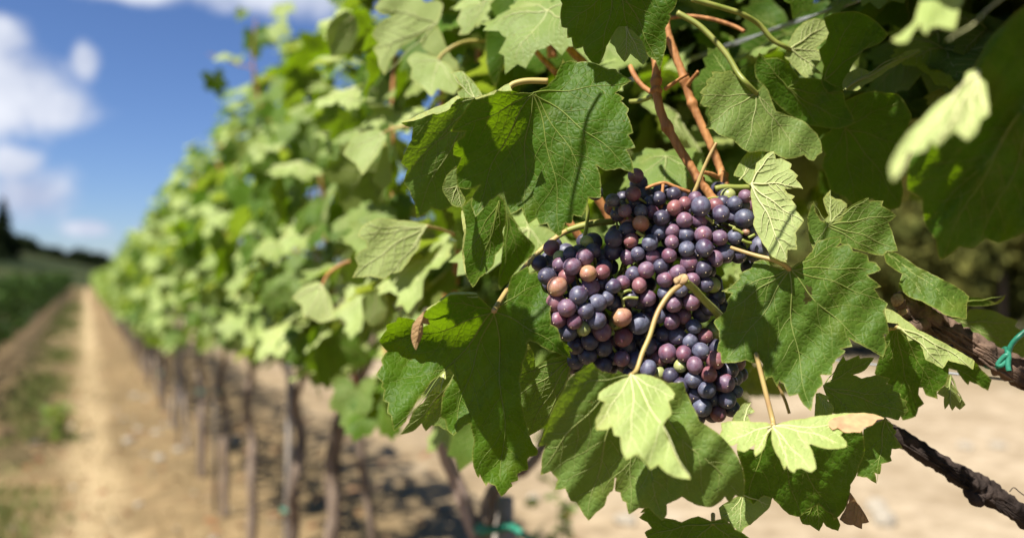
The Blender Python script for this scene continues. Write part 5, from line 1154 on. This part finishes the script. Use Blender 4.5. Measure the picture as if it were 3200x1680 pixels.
# ------------------------------------------------------------------ the rest of the near vine's foliage
def near_fill():
    rs = random.Random(77)
    pl = []
    org = np.array(VINE.location)
    def blocked(p):
        l = CM.inverted() @ Vector(p)
        if -l.z < 0.05: return True
        px = 1600 + l.x / -l.z * FPX; py = 840 - l.y / -l.z * FPX; d = -l.z
        if d < 0.60 and -150 < px < 3350 and -100 < py < 1780: return True
        if px > 2350 and py > 640 and px < 3400: return True        # view to the ground and scrub on the right
        if py > 1080 + (140 if px < 2450 else 0): return True
        if 1020 < px < 1500 and py > 1050: return True
        if 1780 < px < 2050 and 330 < py < 560 and d < 0.85: return True
        return False
    def shadow_zone(p):
        # keep the sun's path to the grapes and main leaves open
        for tgt in TGT:
            v = Vector(p) - tgt; s = v.dot(SUNV)
            if s > 0.03 and (v - SUNV * s).length < 0.085: return True
        return False
    TGT = [P(2000, 850, .54), P(2200, 800, .54), P(2150, 700, .54), P(1800, 960, .53), P(1750, 550, .52), P(2600, 950, .515), P(2330, 700, .53), P(2250, 1150, .52), P(1980, 1300, .46), P(2600, 1340, .48), P(1250, 1200, .52), P(2350, 400, .58), P(2100, 500, .59), P(2930, 400, .345), P(2880, 870, .57), P(2900, 60, .35), P(2510, 130, .62)]
    n = 0
    while n < 1150:
        y = rs.uniform(-0.35, 0.86); z = 0.98 + 1.15 * rs.random()
        u = (z - 0.98) / 1.15; half = 0.29 * (1 - 0.75 * max(0, (u - 0.35) / 0.65) ** 1.5)
        x = 0.62 + half * (rs.random() ** 0.7 * rs.choice((-1, 1, 1)))
        l = rand_leaf(rs, (x, y, z), -1 if x < 0.62 else 1, (0.042, 0.07))
        c = np.array(l[0]) + np.array(Vector(l[2]).normalized()) * 0.03
        n += 1
        if blocked(l[0]) or blocked(c) or shadow_zone(c): continue
        pl.append((np.array(l[0]) - org, l[1], l[2], l[3], l[4] * 0.8))
    # the shaded depth of the hedge behind
    k = 0
    while k < 2600:
        k += 1
        y = rs.uniform(0.05, 1.45); z = rs.uniform(1.06, 1.9); x = rs.uniform(0.62, 1.02)
        l = rand_leaf(rs, (x, y, z), 1 if rs.random() < .5 else -1, (0.045, 0.072)); c = np.array(l[0]) + np.array(Vector(l[2]).normalized()) * 0.03
        if blocked(l[0]) or blocked(c): continue
        pl.append((np.array(l[0]) - org, l[1], l[2], l[3], l[4] * 0.3))
    # added roof of leaves, out of view, put in to shade the upper right
    k = 0
    while k < 620:
        k += 1
        p = (rs.uniform(0.22, 0.62), rs.uniform(-0.05, 0.42), rs.uniform(1.48, 1.8))
        l = rand_leaf(rs, p, -1, (0.045, 0.072)); c = np.array(l[0]) + np.array(Vector(l[2]).normalized()) * 0.03
        if blocked(l[0]) or blocked(c) or shadow_zone(c): continue
        pl.append((np.array(l[0]) - org, l[1], l[2], l[3], l[4] * 0.5))
    o = link_obj('foliage', leaf_cloud('foliage', pl, TPL_HI, 6), VINE, VINE.location)
    o['kind'] = 'stuff'
near_fill()

# ------------------------------------------------------------------ the bunch of grapes
def grape_mat(name, skin, skin2, bloomc, bloom):
    m, nt, N, L = mat_new(name)
    out = N.new('ShaderNodeOutputMaterial'); pb = N.new('ShaderNodeBsdfPrincipled')
    tc = N.new('ShaderNodeTexCoord'); oi = N.new('ShaderNodeObjectInfo')
    ad = N.new('ShaderNodeVectorMath'); ad.operation = 'ADD'; L.new(tc.outputs['Object'], ad.inputs[0])
    cb = N.new('ShaderNodeCombineXYZ'); mu = N.new('ShaderNodeMath'); mu.operation = 'MULTIPLY'; L.new(oi.outputs['Random'], mu.inputs[0]); mu.inputs[1].default_value = 17
    for i in range(3): L.new(mu.outputs[0], cb.inputs[i])
    L.new(cb.outputs[0], ad.inputs[1])
    n1 = noise_(N, L, ad.outputs[0], 90, 3, 0.6); n2 = noise_(N, L, ad.outputs[0], 210, 5, 0.65); n3 = noise_(N, L, ad.outputs[0], 1100, 2, 0.5)
    sk = mixc(N, L, mrange(N, L, n1.outputs['Fac'], 0.35, 0.68), skin, skin2)
    bl = mrange(N, L, n2.outputs['Fac'], 0.32, 0.62, bloom * 0.28, bloom * 1.12)
    rub = mrange(N, L, n1.outputs['Fac'], 0.56, 0.72, 1.0, 0.3)
    mm = N.new('ShaderNodeMath'); mm.operation = 'MULTIPLY'; L.new(bl, mm.inputs[0]); L.new(rub, mm.inputs[1])
    vr = mrange(N, L, oi.outputs['Random'], 0, 1, 0.65, 1.15)
    m3 = N.new('ShaderNodeMath'); m3.operation = 'MULTIPLY'; L.new(mm.outputs[0], m3.inputs[0]); L.new(vr, m3.inputs[1]); m3.use_clamp = True
    c = mixc(N, L, m3.outputs[0], sk, bloomc)
    c = mixc(N, L, mrange(N, L, n3.outputs['Fac'], 0.68, 0.76, 0, 0.55), c, (0.03, 0.015, 0.02))
    L.new(c, pb.inputs['Base Color'])
    L.new(mrange(N, L, m3.outputs[0], 0, 0.8, 0.34, 0.6), pb.inputs['Roughness']); pb.inputs['Specular IOR Level'].default_value = 0.45
    pb.inputs['Subsurface Weight'].default_value = 0.12; pb.inputs['Subsurface Radius'].default_value = (0.004, 0.0015, 0.001); pb.inputs['Subsurface Scale'].default_value = 1.0
    L.new(pb.outputs[0], out.inputs['Surface'])
    return m
GM = {'b': grape_mat('blue_black_skin', (0.012, 0.012, 0.028), (0.05, 0.016, 0.045), (0.15, 0.165, 0.235), 0.64),
      'k': grape_mat('dark_skin', (0.012, 0.008, 0.018), (0.03, 0.016, 0.035), (0.12, 0.125, 0.19), 0.42),
      'p': grape_mat('purple_skin', (0.045, 0.012, 0.038), (0.17, 0.04, 0.055), (0.205, 0.155, 0.22), 0.58),
      'r': grape_mat('red_skin', (0.10, 0.013, 0.026), (0.22, 0.07, 0.05), (0.27, 0.165, 0.205), 0.45),
      'o': grape_mat('orange_pink_skin', (0.25, 0.055, 0.035), (0.34, 0.19, 0.06), (0.48, 0.34, 0.28), 0.45),
      'g': grape_mat('green_skin', (0.20, 0.23, 0.045), (0.30, 0.31, 0.09), (0.36, 0.38, 0.24), 0.35)}
M_SCAR = simple_mat('stigma_scar', (0.62, 0.52, 0.36), (0.40, 0.28, 0.16), 900, 0.35, 0.5)
GRAPES = [(903,412,44,'b'),(738,447,38,'p'),(820,417,39,'b'),(1165,405,46,'b'),(1145,440,42,'b'),(1090,275,46,'b'),(980,252,46,'b'),(887,218,46,'b'),(810,282,42,'p'),(765,225,41,'r'),(702,272,39,'k'),(897,352,43,'p'),(816,352,41,'b'),(974,365,40,'p'),(1045,362,38,'b'),(692,335,42,'b'),(955,462,38,'p'),(1000,436,42,'b'),(560,378,38,'r'),(648,388,41,'b'),(750,385,36,'p'),(590,440,37,'b'),(605,298,41,'o'),(1098,335,19,'o'),
 (540,328,42,'k'),(478,368,46,'k'),(475,425,45,'k'),(630,515,41,'p'),(898,512,41,'k'),(778,530,40,'p'),(718,562,40,'p'),(845,562,39,'p'),(910,583,36,'b'),(790,605,38,'b'),(598,588,38,'r'),(637,648,40,'p'),(475,592,38,'b'),(520,575,37,'p'),
 (283,500,43,'p'),(258,545,41,'r'),(358,532,42,'o'),(212,593,46,'o'),(367,596,47,'p'),(312,635,46,'b'),(257,693,46,'p'),(203,670,46,'r'),(347,707,41,'b'),(400,672,46,'b'),(217,747,43,'p'),(293,758,38,'p'),(398,752,44,'b'),(340,455,45,'p'),(425,525,37,'r'),(165,653,32,'r'),(168,735,37,'o'),(515,735,50,'o'),(600,768,47,'b'),(523,830,45,'r'),(263,805,47,'k'),(165,545,44,'k'),
 (760,675,41,'p'),(843,665,42,'p'),(750,757,40,'p'),(803,732,38,'p'),(836,848,39,'b'),(775,825,41,'b'),(905,825,38,'r'),(886,895,42,'b'),(806,908,38,'p'),(858,962,41,'p'),(925,1005,42,'r'),(952,937,45,'r'),(853,1030,43,'b'),(915,1077,43,'b'),(1008,1122,46,'b'),(893,1160,46,'b'),(968,1188,41,'r'),(1000,1045,47,'p'),(1053,1085,32,'b'),(730,905,46,'p'),(690,930,45,'r'),
 (515,930,40,'p'),(580,940,42,'b'),(640,978,42,'b'),(790,965,34,'g'),(423,805,46,'p'),(335,790,36,'g'),(605,240,35,'b'),(660,245,36,'p'),(655,200,38,'k'),(568,158,36,'p'),(472,188,34,'b'),(530,238,33,'p'),(545,290,34,'o'),(715,625,33,'b'),(700,500,38,'k'),(852,780,38,'b'),(690,730,37,'b'),(715,815,40,'k'),(945,800,37,'g'),(880,285,38,'p'),(955,215,38,'r'),
 (810,205,34,'r'),(860,180,34,'p'),(990,200,34,'k'),(1045,205,36,'b'),(1085,215,33,'b'),(1015,165,34,'g'),(1095,170,32,'p'),(1040,265,34,'b'),(830,485,42,'p'),(545,455,38,'p'),(570,535,38,'b'),(940,585,38,'g'),(660,455,38,'p'),(752,335,36,'p'),(225,490,36,'p'),(275,440,36,'k'),(225,455,32,'g'),(350,385,32,'g'),(445,650,36,'b'),(475,670,40,'k'),(420,580,32,'k'),(380,425,36,'k'),(430,455,40,'k'),(640,750,34,'p'),(487,765,32,'g'),(497,255,36,'k'),
 (540,870,40,'k'),(430,880,42,'k'),(365,850,42,'k'),(355,915,45,'k'),(300,870,42,'k'),(430,960,42,'k'),(480,920,40,'k'),(300,940,42,'k'),(480,860,40,'p'),(860,1095,44,'k'),(945,1120,44,'k'),(1030,1165,40,'k'),(745,1010,38,'k'),(690,1000,32,'g'),(715,1030,34,'b'),(1020,985,42,'k'),(970,1000,34,'k'),(930,690,42,'k'),(960,640,40,'k'),(890,720,44,'k'),(640,870,42,'k'),(680,860,38,'k'),(960,880,40,'k'),(790,1060,42,'k'),(830,1130,40,'k'),(1060,445,40,'k'),(690,180,34,'k'),(760,160,34,'k'),(1130,330,36,'b'),(650,700,40,'k'),(560,650,40,'k'),(980,700,40,'k'),(600,660,40,'k'),(940,1190,40,'k'),(870,1210,38,'k'),(390,980,40,'k'),(560,1000,40,'k')]
def build_bunch():
    import bmesh
    rs = random.Random(13)
    px2mm = lambda d: 0.6657 / FPX * d
    placed = []
    def base(px, py):
        # front of the bunch: two bulging shoulders over a hanging tail
        b = 0.545
        for cx, cy, r, h in ((2150, 820, 300, .028), (1790, 950, 240, .042), (2200, 1180, 190, .026), (1960, 880, 240, .026)):
            q = ((px - cx) ** 2 + (py - cy) ** 2) / (r * r); b = min(b, 0.558 - h * max(0, 1 - q))
        return b
    for i, (x, y, r, cl) in enumerate(GRAPES):
        px, py = pts('D', (x, y))[0]; rpx = r * .6657
        d = base(px, py) if i else .528
        if i >= 100: d += 0.003
        for _ in range(3):
            rr = rpx / FPX * d
            for (qx, qy, qr, qd) in placed:
                lat = math.hypot(px - qx, py - qy) / FPX * d; need = (rr + qr) * 0.86
                if lat < need:
                    dz = math.sqrt(need * need - lat * lat)
                    if abs(d - qd) < dz: d = qd + dz
        placed.append((px, py, rpx / FPX * d, d))
    out = [(P(a, b, d), r, GRAPES[i][3]) for i, (a, b, r, d) in enumerate(placed)]
    # inner berries that close the bunch behind
    tries = 0; inner = []
    cen = [(p[0], p[1]) for p in placed]
    while len(inner) < 190 and tries < 16000:
        tries += 1
        c = cen[rs.randrange(len(cen))]; px = c[0] + rs.gauss(0, 24); py = c[1] + rs.gauss(0, 24); d = base(px, py) + rs.uniform(.008, .045)
        if math.hypot(px - 2000, py - 900) > 420: continue
        p = P(px, py, d); r = rs.uniform(.0056, .0068)
        if all((p - q).length > (r + s) * .9 for q, s, _ in out) and all((p - q).length > (r + s) * .9 for q, s, _ in inner): inner.append((p, r, rs.choice('kkkkbp')))
    top = P(2190, 690, .57)
    root = empty('grape_bunch', top, 'ripening bunch of dark blue, purple and reddish grapes hanging from the near vine', 'grapes')
    def berry_bm(r, seed, scar=True):
        bm = bmesh.new(); bmesh.ops.create_uvsphere(bm, u_segments=28, v_segments=18, radius=r)
        for v in bm.verts:
            v.co *= 1 + 0.03 * noise.noise(v.co * 120 + Vector((seed, 0, 0)))
            v.co.z *= 1.07
        for f in bm.faces: f.smooth = True
        if scar:
            n0 = len(bm.faces)
            ret = bmesh.ops.create_uvsphere(bm, u_segments=8, v_segments=6, radius=r * 0.06, matrix=Matrix.Translation((0, 0, -r * 1.075)))
            bm.faces.ensure_lookup_table()
            for f in list(bm.faces)[n0:]: f.material_index = 1; f.smooth = True
        return bm
    protos = {}
    for cl in GM:
        for k in range(3):
            me = bpy.data.meshes.new('grape'); bm = berry_bm(1.0 * 0.0065, rs.random() * 50); bm.to_mesh(me); bm.free()
            me.materials.append(GM[cl]); me.materials.append(M_SCAR); protos[cl, k] = me
    axis_pts = [P(2180, 640, .575), P(2120, 760, .572), P(2080, 900, .57), P(2120, 1040, .57), P(2220, 1240, .57)]
    def orient(p):
        """scar end points away from the stem: outwards, down and to the viewer"""
        a = min(axis_pts, key=lambda q: (q - p).length); v = (p - a).normalized() * 0.75 + Vector((-0.35, -0.5, -0.45)) + Vector((rs.gauss(0, .28), rs.gauss(0, .28), rs.gauss(0, .28)))
        return (-v).to_track_quat('Z', 'Y')
    names = {'o': 'unripe orange pink grape', 'g': 'unripe green grape'}
    vis = out[:100]; rest = out[100:] + inner
    base_o = None
    for i, (p, r, cl) in enumerate(vis):
        me = protos[cl, rs.randrange(3)]
        if base_o is None: o = base_o = bpy.data.objects.new('grape', me)
        else: o = base_o.copy(); o.data = me
        COL.objects.link(o); o.parent = root; o.location = p - root.location
        o.rotation_mode = 'QUATERNION'; o.rotation_quaternion = orient(p); s = r / 0.0065 * 0.985 * rs.uniform(0.96, 1.05); o.scale = (s * rs.uniform(0.95, 1.01), s * rs.uniform(0.95, 1.01), s * rs.uniform(0.98, 1.09))
        if 'label' in o: del o['label']
        if cl in names: o['label'] = names[cl]
    # the remaining berries as one part, each with its own skin
    me = bpy.data.meshes.new('grapes'); BM = bmesh.new(); order = list(GM)
    for k, (p, r, cl) in enumerate(rest):
        bm = berry_bm(r, k * 1.3); bmesh.ops.transform(bm, matrix=Matrix.Translation(p - root.location) @ orient(p).to_matrix().to_4x4(), verts=bm.verts)
        for f in bm.faces: f.material_index = order.index(cl) if f.material_index == 0 else len(order)
        tmp = bpy.data.meshes.new('tmp'); bm.to_mesh(tmp); bm.free(); BM.from_mesh(tmp); bpy.data.meshes.remove(tmp)
    BM.to_mesh(me); BM.free()
    for cl in order: me.materials.append(GM[cl])
    me.materials.append(M_SCAR)
    o = bpy.data.objects.new('grapes', me); COL.objects.link(o); o.parent = root; o['kind'] = 'stuff'
    # stem: rachis and a stalk to every front berry
    parts = [tube(smooth_path(axis_pts, 5), list(np.linspace(.0026, .0012, 21)), 8)]
    parts.append(tube(smooth_path([P(2120, 800, .572), P(1980, 850, .575), P(1860, 920, .56), P(1780, 980, .555)], 5), list(np.linspace(.0020, .001, 16)), 8))
    ax = smooth_path(axis_pts, 5) + smooth_path([P(2120, 800, .572), P(1980, 850, .575), P(1860, 920, .56), P(1780, 980, .555)], 5)
    for (p, r, cl) in out:
        a = min(ax, key=lambda q: (q - p).length); v = (a - p)
        e = p + v.normalized() * r * 0.98
        parts.append(tube(smooth_path([e, e + v * 0.4 + Vector((0, 0, .002)), a], 3), [.0011, .0008, .0008, .0008, .0008, .0009, .0010], 6))
    for seq, d in ((('D', (525, 690), (520, 655), (512, 630), (545, 612), (560, 615)), .532), (('D', (520, 655), (545, 645), (592, 648)), .53), (('D', (512, 630), (500, 620), (490, 600)), .532), (('D', (525, 690), (530, 720), (560, 760), (590, 790)), .54), (('D', (583, 335), (605, 350), (622, 358)), .535), (('D', (1080, 375), (1100, 385), (1125, 390)), .53), (('D', (1085, 345), (1060, 330), (1035, 320)), .535), (('D', (1110, 365), (1140, 350)), .535), (('D', (905, 265), (930, 280), (945, 300)), .54), (('D', (545, 205), (540, 190), (548, 175)), .55), (('D', (250, 665), (262, 650)), .535), (('D', (480, 790), (500, 775), (515, 785)), .535),
                   (('D', (255, 333), (320, 312), (400, 295), (480, 288)), .575), (('D', (955, 135), (1000, 128), (1060, 130), (1115, 128)), .575)):
        p2 = pts(*seq); big = seq[1][0] in (255, 955)
        parts.append(tube(smooth_path([P(x, y, d) for x, y in p2], 4), .0023 if big else .0011, 8))
    V, T = merge(parts); o = link_obj('stem', np_mesh('stem', V - np.array(root.location), T, [M_PETG]), root, root.location)
build_bunch()
